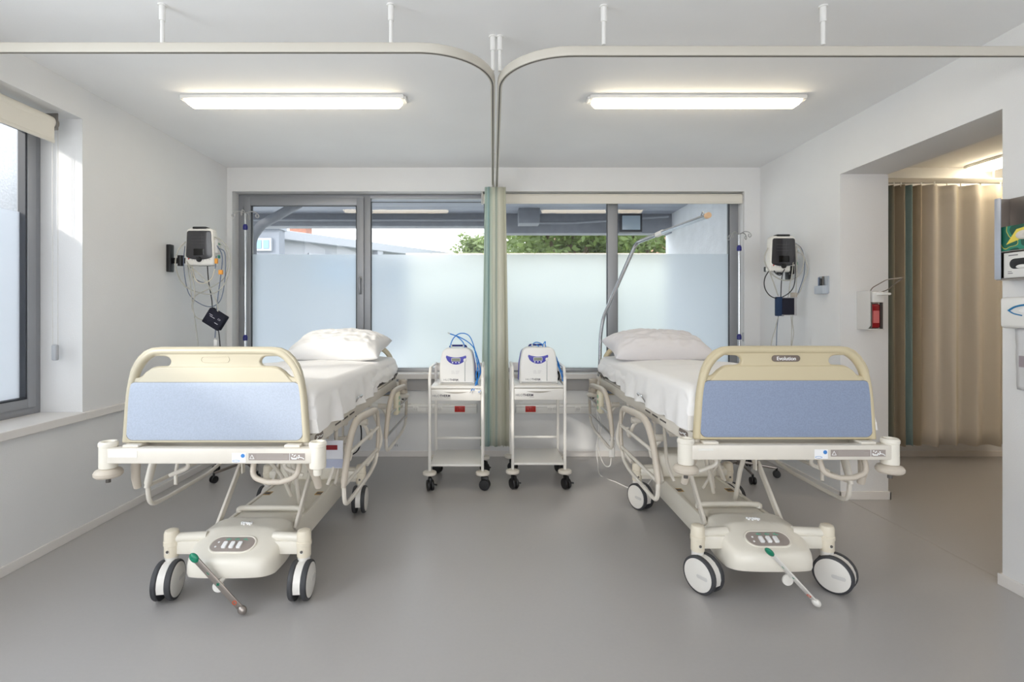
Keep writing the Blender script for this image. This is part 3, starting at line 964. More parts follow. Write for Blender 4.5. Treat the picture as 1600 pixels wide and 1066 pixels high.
        # swing arms to the frame
        for yy in (.45, .93):
            a = q(yy, .50); f_ = (s * .41, a[1] + .05, .70)
            MB().tube(spl([(X - s * .005, a[1], .66), (X - s * .025, a[1] + .02, .60), (s * .45, a[1] + .05, .66), f_], 5), .013, 10, ab=(1, .8)).build('swing_arm', CREAM, r0)
            MB().cyl((s * .40, a[1] + .05, .70), (s * .46, a[1] + .05, .70), .02, seg=16).build('pivot_hub', CREAM, r0)
        if ctrl:
            c = MB().box(X - .020, X + .020, y0 + .36, y0 + .46, .60, .78, .012)
            c.build('control_panel', PLASTY, r0, label='yellowed control panel on the rail')
            c = MB()
            for j in range(3):
                c.box(X + s * .0205 - .0006, X + s * .0205 + .0006, y0 + .385, y0 + .435, .63 + j * .045, .655 + j * .045)
            c.build('control_button', mat('pale_green', (150, 190, 160), .5), r0)
    for s in (-1, 1):
        rail(s, .30, .78, 'foot_side_rail', False)
        rail(s, 1.34, .86, 'head_side_rail', True)
        MB().tube(spl([(s * .42, 1.25, .74), (s * .47, 1.27, .60), (s * .48, 1.25, .48), (s * .42, 1.12, .38)], 6), .013, 10).build('rail_linkage', CREAM, t)
    # ---- foot U handle
    ux = .275
    MB().tube(fil([(ux - .105, .03, .735), (ux - .105, .0, .655), (ux - .03, -.01, .635), (ux + .03, -.01, .635), (ux + .105, .0, .655), (ux + .105, .03, .735)], [0, .05, .0, .0, .05, 0]), .0125, 12).build('pull_handle', TAUPE, t)
    # foot-left bracket under the beam
    MB().tube([(-.40, .06, .73), (-.43, .10, .62), (-.435, .12, .57)], [.019, .019, .017], 14).build('rail_stub', TAUPE, t)
    MB().tube([(.40, .06, .73), (.43, .10, .62), (.435, .12, .57)], [.019, .019, .017], 14).build('rail_stub', TAUPE, t)
    for s in (-1, 1):
        MB().tube(fil([(s * .40, .28, .735), (s * .26, .20, .70), (s * .23, .20, .64), (s * .33, .20, .60)], .03), .010, 10).build('support_hook', CREAM, t)
    # ---- base
    mb = MB()
    mb.box(-.19, .19, .45, 1.34, .135, .255, .010)
    mb.box(-.205, -.185, .40, 1.36, .12, .262, .004).box(.185, .205, .40, 1.36, .12, .262, .004)
    mb.box(-.33, .33, 1.285, 1.345, .23, .29, .02)
    base = mb.build('base_box', CREAML, t)
    mb = MB(); mb.box(-.20, .20, 1.18, 1.40, .25, .42, .03, seg=3); mb.build('motor_housing', CREAML, t)
    for s in (-1, 1):
        st = MB().box(s * .165 - .024, s * .165 + .024, .90, .96, .2555, .2565)
        st.build('hazard_sticker', mat('ochre_sticker', (196, 160, 96), .5), base)
        MB().box(s * .165 - .017, s * .165 + .017, .91, .945, .2566, .2572).build('sticker_print', mat('dk', (88, 78, 70), .5), base)
    # ---- foot cover: smooth moulded hood
    plan = [(-.172, .60), (-.178, .50), (-.190, .45), (-.205, .38), (-.214, .30), (-.214, .22), (-.206, .145), (-.178, .094), (-.11, .074), (0, .068)]
    plan = plan + [(-x, y) for x, y in reversed(plan[:-1])]
    pl = []
    for v in spl([(x, y, 0) for x, y in plan], 4): pl.append((v.x, v.y))
    def zt(x, y):
        if y < .27: z = .234 + (y - .07) * .40
        elif y < .40: z = .314 + .0 * (y - .27)
        elif y < .47: z = .314 - (y - .40) * .5
        else: z = .279
        return z - .9 * max(0, abs(x) - .11) ** 1.5
    mb = MB()
    def ringz(k, f):
        return mb.ring([(x * k, .33 + (y - .33) * k, f(x * k, .33 + (y - .33) * k)) for x, y in pl])
    rs = [ringz(.985, lambda x, y: .135 + max(0, .16 - y) * .22), ringz(1.0, lambda x, y: .15 + max(0, .16 - y) * .2), ringz(1.0, lambda x, y: zt(x, y) - .040), ringz(.988, lambda x, y: zt(x, y) - .018), ringz(.955, lambda x, y: zt(x, y) - .004)]
    for k in (.91, .85, .78, .7, .6, .5, .4, .3, .2, .1): rs.append(ringz(k, zt))
    for a, b in zip(rs, rs[1:]): mb.bridge(a, b)
    mb.cap(rs[-1])
    cov = mb.build('foot_cover', CREAML, t, ang=70)
    MB().tube(spl([(-.175, .585, .268), (-.165, .59, .288), (0, .592, .291), (.165, .59, .288), (.175, .585, .268)], 6), .016, 12).build('cover_lip', CREAML, cov)
    SL = math.atan(.40)
    PM = Matrix.Translation((0, .165, zt(0, .165) + .001)) @ Matrix.Rotation(SL, 4, 'X')
    MB().addmesh(plate_mesh(roundrect(.228, .108, .053, 10), [roundrect(.208, .090, .044, 10)], .010, .004), PM).build('panel_bezel', CREAML, cov)
    MB().addmesh(plate_mesh(roundrect(.212, .094, .046, 10), [], .005, .001), PM).build('pedal_panel', MGREY, cov, label='grey oval panel with three rocker switches')
    bt = MB()
    for k in range(3):
        bt.addmesh(plate_mesh(roundrect(.021, .038, .005), [], .012, .003), PM @ Matrix.Translation((-.035 + .036 * k, -.008, .006)))
    bt.build('rocker_switch', WHITEP, cov)
    ic = MB()
    for k in range(3):
        x = -.045 + .043 * k
        ic.tube([PM @ Vector((x, .030, .004)), PM @ Vector((x + .012, .026, .004)), PM @ Vector((x + .024, .030 - .006 * (k == 2), .004))], .0016, 6)
        ic.tube([PM @ Vector((x + .008, .033, .004)), PM @ Vector((x + .014, .036, .004))], .0013, 6)
    ic.build('panel_icons', TEAL, cov)
    ic = MB()
    ic.addmesh(plate_mesh(roundrect(.009, .009, .003), [], .002, .0003), PM @ Matrix.Translation((-.072, .010, .004)))
    ic.addmesh(plate_mesh(roundrect(.009, .009, .003), [], .002, .0003), PM @ Matrix.Translation((-.076, -.018, .004)))
    ic.build('panel_marks', WHITEP, cov)
    em = MB()
    for k in range(4):
        em.box(-.028 + k * .015, -.019 + k * .015, .30 - .008 * (k % 2), .325, .312, .322, .003)
    em.tube([(-.032, .318, .318), (.032, .300, .320)], .005, 8)
    em.build('cover_clip', WHITEP, cov)
    # ---- arms to castors + castors
    for i, (cx, cyy) in enumerate(((-.33, .215), (.33, .215), (-.33, 1.315), (.33, 1.315))):
        s = -1 if cx < 0 else 1
        a = MB()
        a.tube([(s * .17, cyy + .03, .280), (cx, cyy, .283)], .024, 14, ab=(1, 1))
        a.box(min(s * .17, cx), max(s * .17, cx), cyy - .012, cyy + .03, .205, .27, .006)
        a.cyl((cx, cyy - .036, .225), (cx, cyy - .030, .225), .009, seg=14)
        a.build('castor_arm', CREAML if i < 2 else CREAM, t)
        c = make_caster(t, cx, cyy, wheel_rot[i])
        MB().lathe([(.007, 0), (.007, .003), (.003, .004)], (cx, cyy - .0345, .228), (0, -1, 0), 12).build('castor_bolt', DGREY, t)
    # ---- brake lever
    pv = Vector((.0 if side == 'L' else .05, .035, .150))
    A = pv + Vector((-.108, -.0, .118)); B = pv + Vector((.108, -.006, -.118))
    d = (B - A).normalized()
    M = Matrix.Rotation(0, 4, 'X')
    lb = MB()
    L = (B - A).length
    LM = Matrix.Translation((A + B) / 2) @ Matrix.Rotation(math.atan2(-(B.z - A.z), B.x - A.x), 4, 'Y') @ Matrix.Rotation(lever_twist, 4, 'X')
    lb.box(-L / 2, L / 2, -.004, .004, -.0145, .0145, .003, m=LM)
    lev = lb.build('brake_lever', STEEL if side == 'L' else WENAM, t, label='slanted brake pedal bar under the foot cover')
    MB().ball((0, 0, 0), .021, (1.25, .55, .9), LM @ Matrix.Translation((-L / 2 - .004, -.002, 0))).build('green_pedal_tip', GREEN, lev, label='green pedal tip')
    MB().ball((0, 0, 0), .021, (1.1, .8, .95), LM @ Matrix.Translation((L / 2 + .004, 0, 0))).build('round_pedal_tip', STEEL if side == 'L' else WENAM, lev)
    g = MB()
    g.box(-.006, .008, -.0052, -.0046, -.003, .003, m=LM).box(-.0015, .0035, -.0052, -.0046, -.008, .008, m=LM)
    g.box(-.075, -.060, -.0052, -.0046, -.0015, .0015, m=LM)
    g.build('green_mark', GREEN, lev, flat=True)
    MB().addmesh(plate_mesh([(.010 * math.cos(2 * PI * k / 16), .010 * math.sin(2 * PI * k / 16)) for k in range(16)], [[(.007 * math.cos(2 * PI * k / 16), .007 * math.sin(2 * PI * k / 16)) for k in range(16)]], .001, .0001), LM @ Matrix.Translation((L / 2 - .045, -.005, 0)) @ FRONT).build('orange_mark', ORANGE, lev, flat=True)
    mb = MB(); mb.lathe([(.026, -.004), (.026, .004)], (pv.x - .012, .055, .125), (0, 1, 0), 24).cyl((pv.x, .03, .150), (pv.x, .35, .150), .011)
    mb.build('pedal_shaft', WENAM, t)
    # ---- lifting linkage
    for s in (-1, 1):
        X = s * .212
        for (ya, za, yb, zb) in ((.42, .255, .66, .50), (1.12, .26, 1.36, .50)):
            a = MB()
            v = Vector((0, yb - ya, zb - za)); ang = math.atan2(v.z, v.y)
            LMm = Matrix.Translation((X, (ya + yb) / 2, (za + zb) / 2)) @ Matrix.Rotation(ang, 4, 'X')
            a.box(-.008, .008, -v.length / 2 - .016, v.length / 2 + .016, -.020, .020, .004, m=LMm)
            a.build('lift_arm', CREAM, t)
            MB().cyl((X - .012, yb, zb), (X + .012, yb, zb), .006, seg=10).build('arm_bolt', DGREY, t)
            MB().box(X - s * .022 - .005, X - s * .022 + .005, yb - .02, yb + .015, zb - .03, .705, .003).build('arm_hanger', CREAM, t)
    MB().cyl((.03, 1.30, .33), (.03, .98, .52), .026).cyl((.03, .98, .52), (.03, .74, .68), .014).build('height_actuator', CREAML, t)
    MB().box(-.03, .07, 1.22, 1.34, .40, .56, .015).build('actuator_motor', LGREY, t)
    MB().tube([(.11, .55, .72), (.11, .68, .45), (.11, .74, .26)], .013, 12).build('support_tube', CREAM, t)
    MB().tube(spl([(-.10, .62, .72), (-.08, .72, .55), (-.02, .80, .40), (.02, .84, .27)], 6), .012, 12).build('support_tube', CREAM, t)
    MB().cyl((-.20, 1.0, .60), (.20, 1.0, .60), .014).cyl((-.29, 1.0, .72), (-.19, 1.0, .60), .012).cyl((.29, 1.0, .72), (.19, 1.0, .60), .012).build('cross_tube', CREAM, t)
    mb = MB()
    mb.cyl((-.02, .9, .28), (.05, .78, .52), .009).cyl((.05, .9, .28), (-.03, .78, .52), .009)
    mb.build('scissor_link', CREAM, t)
    MB().tube(spl([(.31, 1.15, .75), (.36, 1.2, .62), (.33, 1.24, .45), (.2, 1.25, .38)], 6), .005, 8).build('power_cable', CABLEB, t)
    t.location = (Xc, Y0, 0)
    return t

XA, YA = -1.272, 2.34
XBD, YBD = 1.376, 2.40
make_bed(XA, YA, 'left hospital bed with blue foot panel tinted paler for window light and no badge', BEIGE_L, BLUE_L, False, (True, False), (R(8), R(3), R(4), R(4)), 0, 'L')
make_bed(XBD, YBD, 'right hospital bed with deeper blue foot panel and Evolution badge', BEIGE_R, BLUE_R, True, (True, True), (R(30), R(42), R(27), R(20)), R(62), 'R')

# ------------------------------------------------------------------ bedding
def cloth_over(name, Xc, Y0, y0, y1, ztop0, ztop1, hw, zhem, seed, fold=0.02, m=SHEET, foot=True, parent=None, puff=0.0):
    mb = MB()
    NV = 110
    NT, NC, NS = 26, 8, 18
    rc = .055
    rows = []
    for j in range(NV + 1):
        v = j / NV
        y = y0 + (y1 - y0) * v
        ztop = ztop0 + (ztop1 - ztop0) * v
        # rounding at the foot end
        e = 0
        if foot and y - y0 < .10:
            q = 1 - (y - y0) / .10
            e = .055 * (1 - math.sqrt(max(0, 1 - q * q)))
        row = []
        for s in (-1, 1):
            part = []
            hem = zhem + .018 * noise.noise(Vector((y * 3.1, seed, s))) + .010 * noise.noise(Vector((y * 9, seed, s * 2)))
            for k in range(NS + 1):     # skirt bottom -> corner
                f = 1 - k / NS          # 1 at the hem
                z = (ztop - rc - e) + (hem - (ztop - rc - e)) * f
                wv = math.sin(y * 23 + 2.2 * noise.noise(Vector((y * 2.3, seed + 4, s))) * 3) * .5 + noise.noise(Vector((y * 6.5, z * 2.2, seed + s * 3)))
                dn = fold * f ** .8 * wv + .014 * f + puff * math.sin(PI * min(1, f * 1.1))
                dn += .006 * noise.noise(Vector((y * 11 + z * 9, z * 14 - y * 4, seed)))
                part.append((s * (hw + dn), y, z))
            for k in range(1, NC + 1):
                a = R(90 * k / NC)
                part.append((s * (hw - rc + rc * math.cos(a)), y, ztop - e - rc + rc * math.sin(a)))
            if s < 0: left = part
            else: right = part
        mid = []
        for k in range(1, NT):
            u = -1 + 2 * k / NT
            x = u * (hw - rc)
            wr = .006 * noise.noise(Vector((x * 4, y * 5, seed + 20))) + .004 * abs(noise.noise(Vector((x * 9 + y * 5, y * 3, seed + 30))))
            crown = .014 * (1 - u * u)
            mid.append((x, y, ztop - e + wr * (1 - abs(u)) * 2 + crown))
        pts = left + mid + right[::-1]
        rows.append([mb.bm.verts.new(p) for p in pts])
    for j in range(NV):
        for i in range(len(rows[0]) - 1):
            mb.bm.faces.new((rows[j][i], rows[j][i + 1], rows[j + 1][i + 1], rows[j + 1][i]))
    # close the two ends with a hanging flap
    for j, s in ((0, -1), (NV, 1)):
        rr = rows[j]
        n = len(rr)
        half = n // 2
        for i in range(half):
            a, b, c, d = rr[i], rr[i + 1], rr[n - 2 - i], rr[n - 1 - i]
            vs_ = []
            for q in (a, b, c, d):
                if q not in vs_: vs_.append(q)
            if len(vs_) > 2:
                try: mb.bm.faces.new(vs_)
                except ValueError: pass
    for v in mb.bm.verts:
        v.co += Vector((Xc, Y0, 0))
    return mb.build(name, m, parent, ang=75)

def pillow(name, c, size, rz, tilt, m, seed, label, group=None):
    mb = MB()
    N = 56
    wx, wy, hh = size
    top, bot = [], []
    def sur(u, v, s):
        # corner pinch
        px_ = 0 * (1 - .07 * (1 - abs(u)) ** .0 * (v * v) * 0 - .06 * (1 - v * v) * 0)
        ed = (1 - abs(u) ** 2.6) * (1 - abs(v) ** 2.4)
        h = hh * max(0, ed) ** .42
        x = u * (1 - .07 * math.cos(v * PI / 2) ** 2 * abs(u) ** 3) * wx / 2
        y = v * (1 - .07 * math.cos(u * PI / 2) ** 2 * abs(v) ** 3) * wy / 2
        wr = 0
        if ed > 0.001:
            w1 = noise.noise(Vector((u * 2.2 + v * 1.5, v * 5.2 - u * 3.0, seed)))
            w2 = 1 - abs(noise.noise(Vector((u * 3.6 + v * 1.4, v * 2.0 - u * 2.4, seed + 7)))) * 2
            w3 = 1 - abs(noise.noise(Vector((u * 7 + v * 2.5, v * 9 - u * 3, seed + 11)))) * 2
            wr = (.014 * w1 + .013 * w2 + .0035 * w3) * min(1, ed * 2.5)
        if s > 0:
            return (x, y, h * .68 + wr)
        return (x, y, -h * .32 + wr * .3)
    for s, rows in ((1, top), (-1, bot)):
        for j in range(N + 1):
            rows.append([mb.bm.verts.new(sur(-1 + 2 * i / N, -1 + 2 * j / N, s)) for i in range(N + 1)])
    for rows, fl in ((top, False), (bot, True)):
        for j in range(N):
            for i in range(N):
                f = (rows[j][i], rows[j][i + 1], rows[j + 1][i + 1], rows[j + 1][i])
                mb.bm.faces.new(f[::-1] if fl else f)
    bmesh.ops.remove_doubles(mb.bm, verts=mb.bm.verts, dist=.0006)
    M = Matrix.Translation(c) @ Matrix.Rotation(rz, 4, 'Z') @ Matrix.Rotation(tilt, 4, 'X')
    bmesh.ops.transform(mb.bm, matrix=M, verts=mb.bm.verts)
    o = mb.build(name, m, None, ang=80)
    return tag(o, label, 'pillow', group)

for (Xc, Y0, nm, sd_) in ((XA, YA, 'left', 2.0), (XBD, YBD, 'right', 14.0)):
    mt = thing('mattress', 'white sheeted mattress on the %s hospital bed' % nm, 'mattress', (Xc, Y0 + 1.1, .857), 'mattresses')
    MB().box(Xc - .40, Xc + .40, Y0 + .08, Y0 + 2.10, .857, .985, .03, seg=3).build('mattress_core', mat('mattress_blue', (150, 165, 190), .8), mt)
    cloth_over('fitted_sheet', Xc, Y0, 1.20, 2.13, 1.035, 1.025, .428, .875, sd_ + 3, .012, foot=False, parent=mt, puff=.012)
    o = cloth_over('flat_sheet', Xc, Y0, .055, 1.36, 1.062, 1.045, .436, .842, sd_, .028, puff=.004)
    tag(o, 'creased white flat sheet draped over the %s bed' % nm, 'bed sheet', 'white flat sheets')
    MB
pillow('pillow', (-1.232, 4.13, 1.12), (.74, .46, .20), R(-3), R(14), PILLOW, 3.3, 'plump white pillow on the left bed', 'pillows on the beds')
pillow('pillow', (1.335, 4.17, 1.115), (.80, .46, .20), R(3), R(14), PILLOWR, 8.1, 'plump creased white pillow on the right bed', 'pillows on the beds')

# hanging sheet corner on both inner sides
for (Xc, Y0, s, nm) in ((XA, YA, 1, 'left'), (XBD, YBD, -1, 'right')):
    pass

# ------------------------------------------------------------------ lifting pole (right bed)
t = thing('lifting_pole', 'chrome bent lifting pole rising from the head of the right bed', 'lifting pole', (.955, 4.60, .72))
P = [(.955, 4.60, .70), (.965, 4.59, 1.20), (.985, 4.57, 1.37), (1.205, 4.30, 2.00), (1.30, 4.05, 2.03), (1.385, 3.30, 2.035)]
MB().tube(fil(P, .05, 8), .0165, 14).build('pole_tube', CHROME, t)
MB().cyl((1.30, 4.06, 2.028), (1.312, 3.95, 2.032), .021, seg=16).build('joint_sleeve', WPLAST, t)
MB().cyl((1.383, 3.312, 2.035), (1.3865, 3.285, 2.036), .019, seg=16).build('end_cap', mat('tan_cap', (214, 178, 140), .5), t)
MB().cyl((.955, 4.60, .68), (.955, 4.60, .84), .024, seg=16).build('socket_sleeve', CREAM, t)
MB().tube(fil([(1.375, 3.38, 2.05), (1.377, 3.36, 2.075), (1.379, 3.34, 2.05)], .01), .004, 8).build('hook', CHROME, t)

# ------------------------------------------------------------------ infusion stands
def iv_stand(x, y, ztop, zc, label, rot):
    t = thing('infusion_stand', label, 'infusion stand', (x, y, 0), 'infusion stands')
    MB().cyl((x, y, .10), (x, y, zc[1]), .0125, seg=14).build('lower_pole', CHROME, t)
    MB().cyl((x, y, zc[1]), (x, y, ztop), .009, seg=12).build('upper_pole', CHROME, t)
    for i, z in enumerate(zc):
        MB().lathe([(.014, -.025), (.02, -.02), (.02, .008), (.015, .02), (.012, .025)], (x, y, z), seg=16).build('clamp_collar', NAVY, t)
    mb = MB()
    for k in range(4):
        a = rot + k * PI / 2
        d = Vector((math.cos(a), math.sin(a), 0)); c = Vector((x, y, ztop))
        mb.tube(spl([c, c + d * .05 + Vector((0, 0, .018)), c + d * .09 + Vector((0, 0, .008)), c + d * .112 + Vector((0, 0, -.02)), c + d * .10 + Vector((0, 0, -.036)), c + d * .085 + Vector((0, 0, -.024)), c + d * .09 + Vector((0, 0, -.006))], 5), .0042, 8)
    mb.build('hook_cross', mat('wire_grey', (168, 168, 168), .35, .5), t)
    MB().lathe([(.03, .08), (.03, .12), (.018, .13), (.013, .16)], (x, y, 0)).build('hub', STEEL, t)
    for k in range(5):
        a = rot + .3 + k * 2 * PI / 5
        d = Vector((math.cos(a), math.sin(a), 0)); c = Vector((x, y, .105))
        e_ = c + d * .29 + Vector((0, 0, -.025))
        lg = MB(); lg.tube([c, e_], [.013, .010], 10, ab=(1.1, .9)); lg = lg.build('leg', STEEL, t)
        mb = MB(); ax = Vector((-d.y, d.x, 0))
        for s in (-1, 1):
            mb.lathe([(.014, .004), (.029, .006), (.030, .010), (.030, .018), (.027, .022), (.008, .023)], Vector((e_.x, e_.y, .030)), ax * s, 18)
        mb.cyl((e_.x, e_.y, .03), (e_.x, e_.y, .082), .009)
        mb.build('castor', BLACK, lg)
    return t
iv_stand(-2.175, 4.50, 2.285, (2.165, 1.192), 'chrome infusion stand with blue collars behind the left bed', .15)
iv_stand(2.165, 4.50, 2.10, (1.98, 1.20), 'chrome infusion stand with blue collars behind the right bed', .55)

# ------------------------------------------------------------------ trolleys
def trolley(x0, x1, yf, yb, label, nm):
    t = thing('trolley', label, 'trolley', ((x0 + x1) / 2, (yf + yb) / 2, 0), 'white equipment trolleys')
    r = .0115
    for (x, y, fr) in ((x0, yf, 1), (x1, yf, 1), (x0, yb, 0), (x1, yb, 0)):
        MB().box(x - r, x + r, y - r, y + r, .15, .90 if fr else .97, .005).build('post', WENAM, t)
    for x in (x0, x1):
        mb = MB(); mb.tube(fil([(x, yf, .885), (x, yf + .045, .968), (x, yb, .968)], .03), .0115, 10)
        mb.build('side_rim', WENAM, t)
    MB().box(x0, x1, yb - .006, yb + .006, .90, .97, .004).build('back_rim', WENAM, t)
    MB().box(x0 + .008, x1 - .008, yf - .004, yb, .805, .826, .004).build('top_shelf', WENAM, t)
    MB().box(x0 + .011, x1 - .011, yf + .005, yb - .01, .715, .80, .004).build('drawer_case', WENAM, t)
    d = MB().box(x0 + .012, x1 - .012, yf - .012, yf + .006, .712, .802, .004).build('drawer', WENAM, t)
    mb = MB(); cx = (x0 + x1) / 2
    mb.addmesh(plate_mesh([(-.10 + .2 * k / 12, .004 - .0) for k in range(13)] + [(.10 - .2 * k / 12, .004 - .014 * math.sin(PI * k / 12)) for k in range(1, 12)], [], .004, .0005), at(cx, yf - .0125, .778))
    mb.build('drawer_grip', mat('grip_shade', (176, 170, 160), .5), d)
    MB().addmesh(text_mesh('HILO', .026, .0004), at(x0 + .022, yf - .0126, .742)).build('lettering', GREYT, d, flat=True)
    MB().addmesh(text_mesh('THERM', .026, .0004, bold=.0006), at(x0 + .082, yf - .0126, .742)).box(x0 + .135, x0 + .170, yf - .0128, yf - .0122, .733, .7345).build('bold_lettering', DARKT, d, flat=True)
    MB().box(x0 + .004, x1 - .004, yf - .002, yb, .185, .203, .004).build('bottom_shelf', WENAM, t)
    MB().box(x0, x1, yb - .008, yb + .008, .295, .315, .003).build('back_crossbar', WENAM, t)
    for i, (x, y) in enumerate(((x0, yf), (x1, yf), (x0, yb), (x1, yb))):
        c = MB(); c.lathe([(.050, .122), (.055, .126), (.055, .140), (.050, .146), (.015, .150)], (x, y, 0), seg=28)
        c = c.build('bumper_disc', CREAM, t)
        a = [R(20), R(80), R(60), R(40)][i] if nm == 'L' else [R(30), R(25), R(70), R(30)][i]
        ax = Vector((math.cos(a), math.sin(a), 0)); q = Vector((x, y, 0)) + Vector((ax.y, -ax.x, 0)) * .018
        mb = MB()
        for s in (-1, 1):
            mb.lathe([(.012, .003), (.040, .005), (.0435, .010), (.0435, .020), (.040, .025), (.012, .027)], (q.x, q.y, .0435), ax * s, 24)
        mb.box(-.012, .012, -.03, .03, .06, .108, .008, m=Matrix.Translation((q.x, q.y, 0)) @ Matrix.Rotation(a, 4, 'Z'))
        mb.cyl((x, y, .09), (x, y, .125), .010)
        mb.tube([q + Vector((0, 0, .06)) - Vector((-ax.y, ax.x, 0)) * .02, q + Vector((ax.x * .03 + .03, -.03, .055))], [.008, .006], 8, ab=(1, .5))
        mb.build('castor', BLACK, c)
    return t
trolley(-.503, -.082, 4.08, 4.53, 'white trolley left of the middle curtain', 'L')
trolley(.160, .580, 4.12, 4.57, 'white trolley right of the middle curtain', 'R')

def machine(cx, yf, z0, wd, ht, label, hoses, sd_):
    t = thing('cooling_unit', label, 'medical device', (cx, yf + .12, z0), 'cooling units on the trolleys')
    dp = .22
    M = at(cx, yf + dp / 2, z0)
    h2 = wd / 2
    out = fil([(-h2, 0, 0), (h2, 0, 0), (h2 - .006, ht * .55, 0), (h2 - .03, ht, 0), (-h2 + .03, ht, 0), (-h2 + .006, ht * .55, 0)], [.012, .012, .03, .055, .055, .03], 8, closed=True)
    MB().addmesh(plate_mesh([(p.x, p.y) for p in out], [], dp * .7, .016), M @ Matrix.Translation((0, 0, dp * .15))).build('front_shell', WPLAST, t)
    o2 = [(p.x * 1.03, p.y * .93 + .01) for p in out]
    MB().addmesh(plate_mesh(o2, [], dp * .35, .012), M @ Matrix.Translation((0, 0, -dp * .34))).build('rear_shell', VIOLET, t, label='violet-blue rear casing')
    MB().tube(fil([(cx - .075, yf + .16, z0 + ht - .02), (cx - .065, yf + .16, z0 + ht + .012), (cx + .065, yf + .16, z0 + ht + .012), (cx + .075, yf + .16, z0 + ht - .02)], .012), .008, 8).build('carry_handle', NAVY, t)
    ff = yf - .0005      # front face
    F = at(cx, yf + .001, z0)
    # smile-shaped violet panel
    sm = []
    for k in range(15):
        u = -1 + 2 * k / 14; sm.append((u * .078, ht * .80 - .016 * (1 - u * u)))
    for k in range(15):
        u = 1 - 2 * k / 14; sm.append((u * .084, ht * .80 - .012 - .062 * (max(0, 1 - u * u)) ** .6))
    MB().addmesh(plate_mesh(sm, [], .004, .0006), F @ Matrix.Translation((-.006, 0, 0))).build('display_panel', VIOLET, t)
    MB().addmesh(plate_mesh(roundrect(.074, .028, .003), [], .006, .0006), F @ Matrix.Translation((-.008, ht * .80 - .035, 0))).build('display_rim', LGREY, t)
    MB().addmesh(plate_mesh(roundrect(.066, .021, .002), [], .008, .0003), F @ Matrix.Translation((-.008, ht * .80 - .035, 0))).build('lcd', LCD, t)
    mb = MB()
    for k in (-1, 0, 1):
        mb.ball((cx - .008 + k * .026, yf - .003, z0 + ht * .80 - .058), .0065, (1, .5, .7))
    mb.build('button', WHITEP, t)
    mb = MB(); mb.ball((cx + .066, yf - .002, z0 + ht * .80 - .038), .013, (1, .4, 1.1)); mb.build('thermometer_bulb', WPLAST, t)
    MB().box(cx + .063, cx + .069, yf - .002, yf + .002, z0 + .025, z0 + ht * .80 - .05, .001).build('level_window', mat('level_grey', (168, 172, 172), .4), t)
    tx = MB()
    tx.addmesh(text_mesh('HILO', .022, .0004), F @ Matrix.Translation((-.11, .030, .001)))
    tx.build('lettering', GREYT, t, flat=True)
    tx = MB(); tx.addmesh(text_mesh('THERM', .022, .0004, bold=.0005), F @ Matrix.Translation((-.059, .030, .001))); tx.box(cx - .01, cx + .022, yf - .0005, yf + .0005, z0 + .0245, z0 + .0258)
    tx.build('bold_lettering', DARKT, t, flat=True)
    fp = MB()
    for k in range(3):
        fp.box(cx - .045, cx - .022 + .004 * k, yf - .0005, yf + .0005, z0 + .108 - k * .010, z0 + .110 - k * .010)
        fp.box(cx - .010, cx + .022 - .004 * k, yf - .0005, yf + .0005, z0 + .108 - k * .010, z0 + .110 - k * .010)
    fp.build('fine_print', mat('faint_print', (186, 184, 186), .6), t, flat=True)
    mb = MB()
    for dx in (-.05, .05):
        mb.cyl((cx + dx, yf + .07, z0 + ht - .01), (cx + dx, yf + .07, z0 + ht + .022), .0065, seg=12)
    mb.build('hose_fitting', LGREY, t)
    for hs in hoses:
        MB().tube(spl([Vector(p) for p in hs], 8), .0042, 8).build('blue_hose', HOSE, t)
    tip = MB()
    for hs in hoses:
        a, b = Vector(hs[-2]), Vector(hs[-1])
        tip.cyl(b, b + (b - a).normalized() * .02, .005, .0035, seg=8)
    tip.build('hose_tip', LGREY, t)
    cb = MB(); cb.torus((cx + wd / 2 + .012, yf + .15, z0 + .05), .035, .008, (1, .3, 0)); cb.build('coiled_lead', BLACK, t)
    return t
def pj(px, py, Y): return tuple(W(px, py, Y))
hL = [[pj(704.5, 551, 4.24), pj(704, 540, 4.24), pj(709, 528, 4.24), pj(720, 521, 4.23), pj(733, 525, 4.22), pj(741, 543, 4.2), pj(744, 560, 4.18), pj(748, 585, 4.16), pj(744, 600, 4.12), pj(736, 611, 4.06)],
      [pj(726, 549, 4.24), pj(724, 536, 4.24), pj(714, 526, 4.24), pj(703, 521.5, 4.22)],
      [pj(703.5, 522, 4.22), pj(718, 527, 4.2), pj(733, 536, 4.2), pj(742, 547, 4.19), pj(747, 566, 4.19), pj(744, 585, 4.18), pj(745, 598, 4.14), pj(740, 611, 4.06)],
      [pj(741, 546, 4.22), pj(746, 558, 4.22), pj(750, 575, 4.21), pj(748, 590, 4.19), pj(743, 600, 4.15), pj(749, 614, 4.06)],
      [pj(742, 550, 4.24), pj(748, 565, 4.24), pj(751, 582, 4.22), pj(746, 597, 4.18), pj(751, 612, 4.06)]]
machine(-.293, 4.17, .827, .292, .295, 'white cooling unit with blue hoses looped high, on the left trolley', hL, 1)
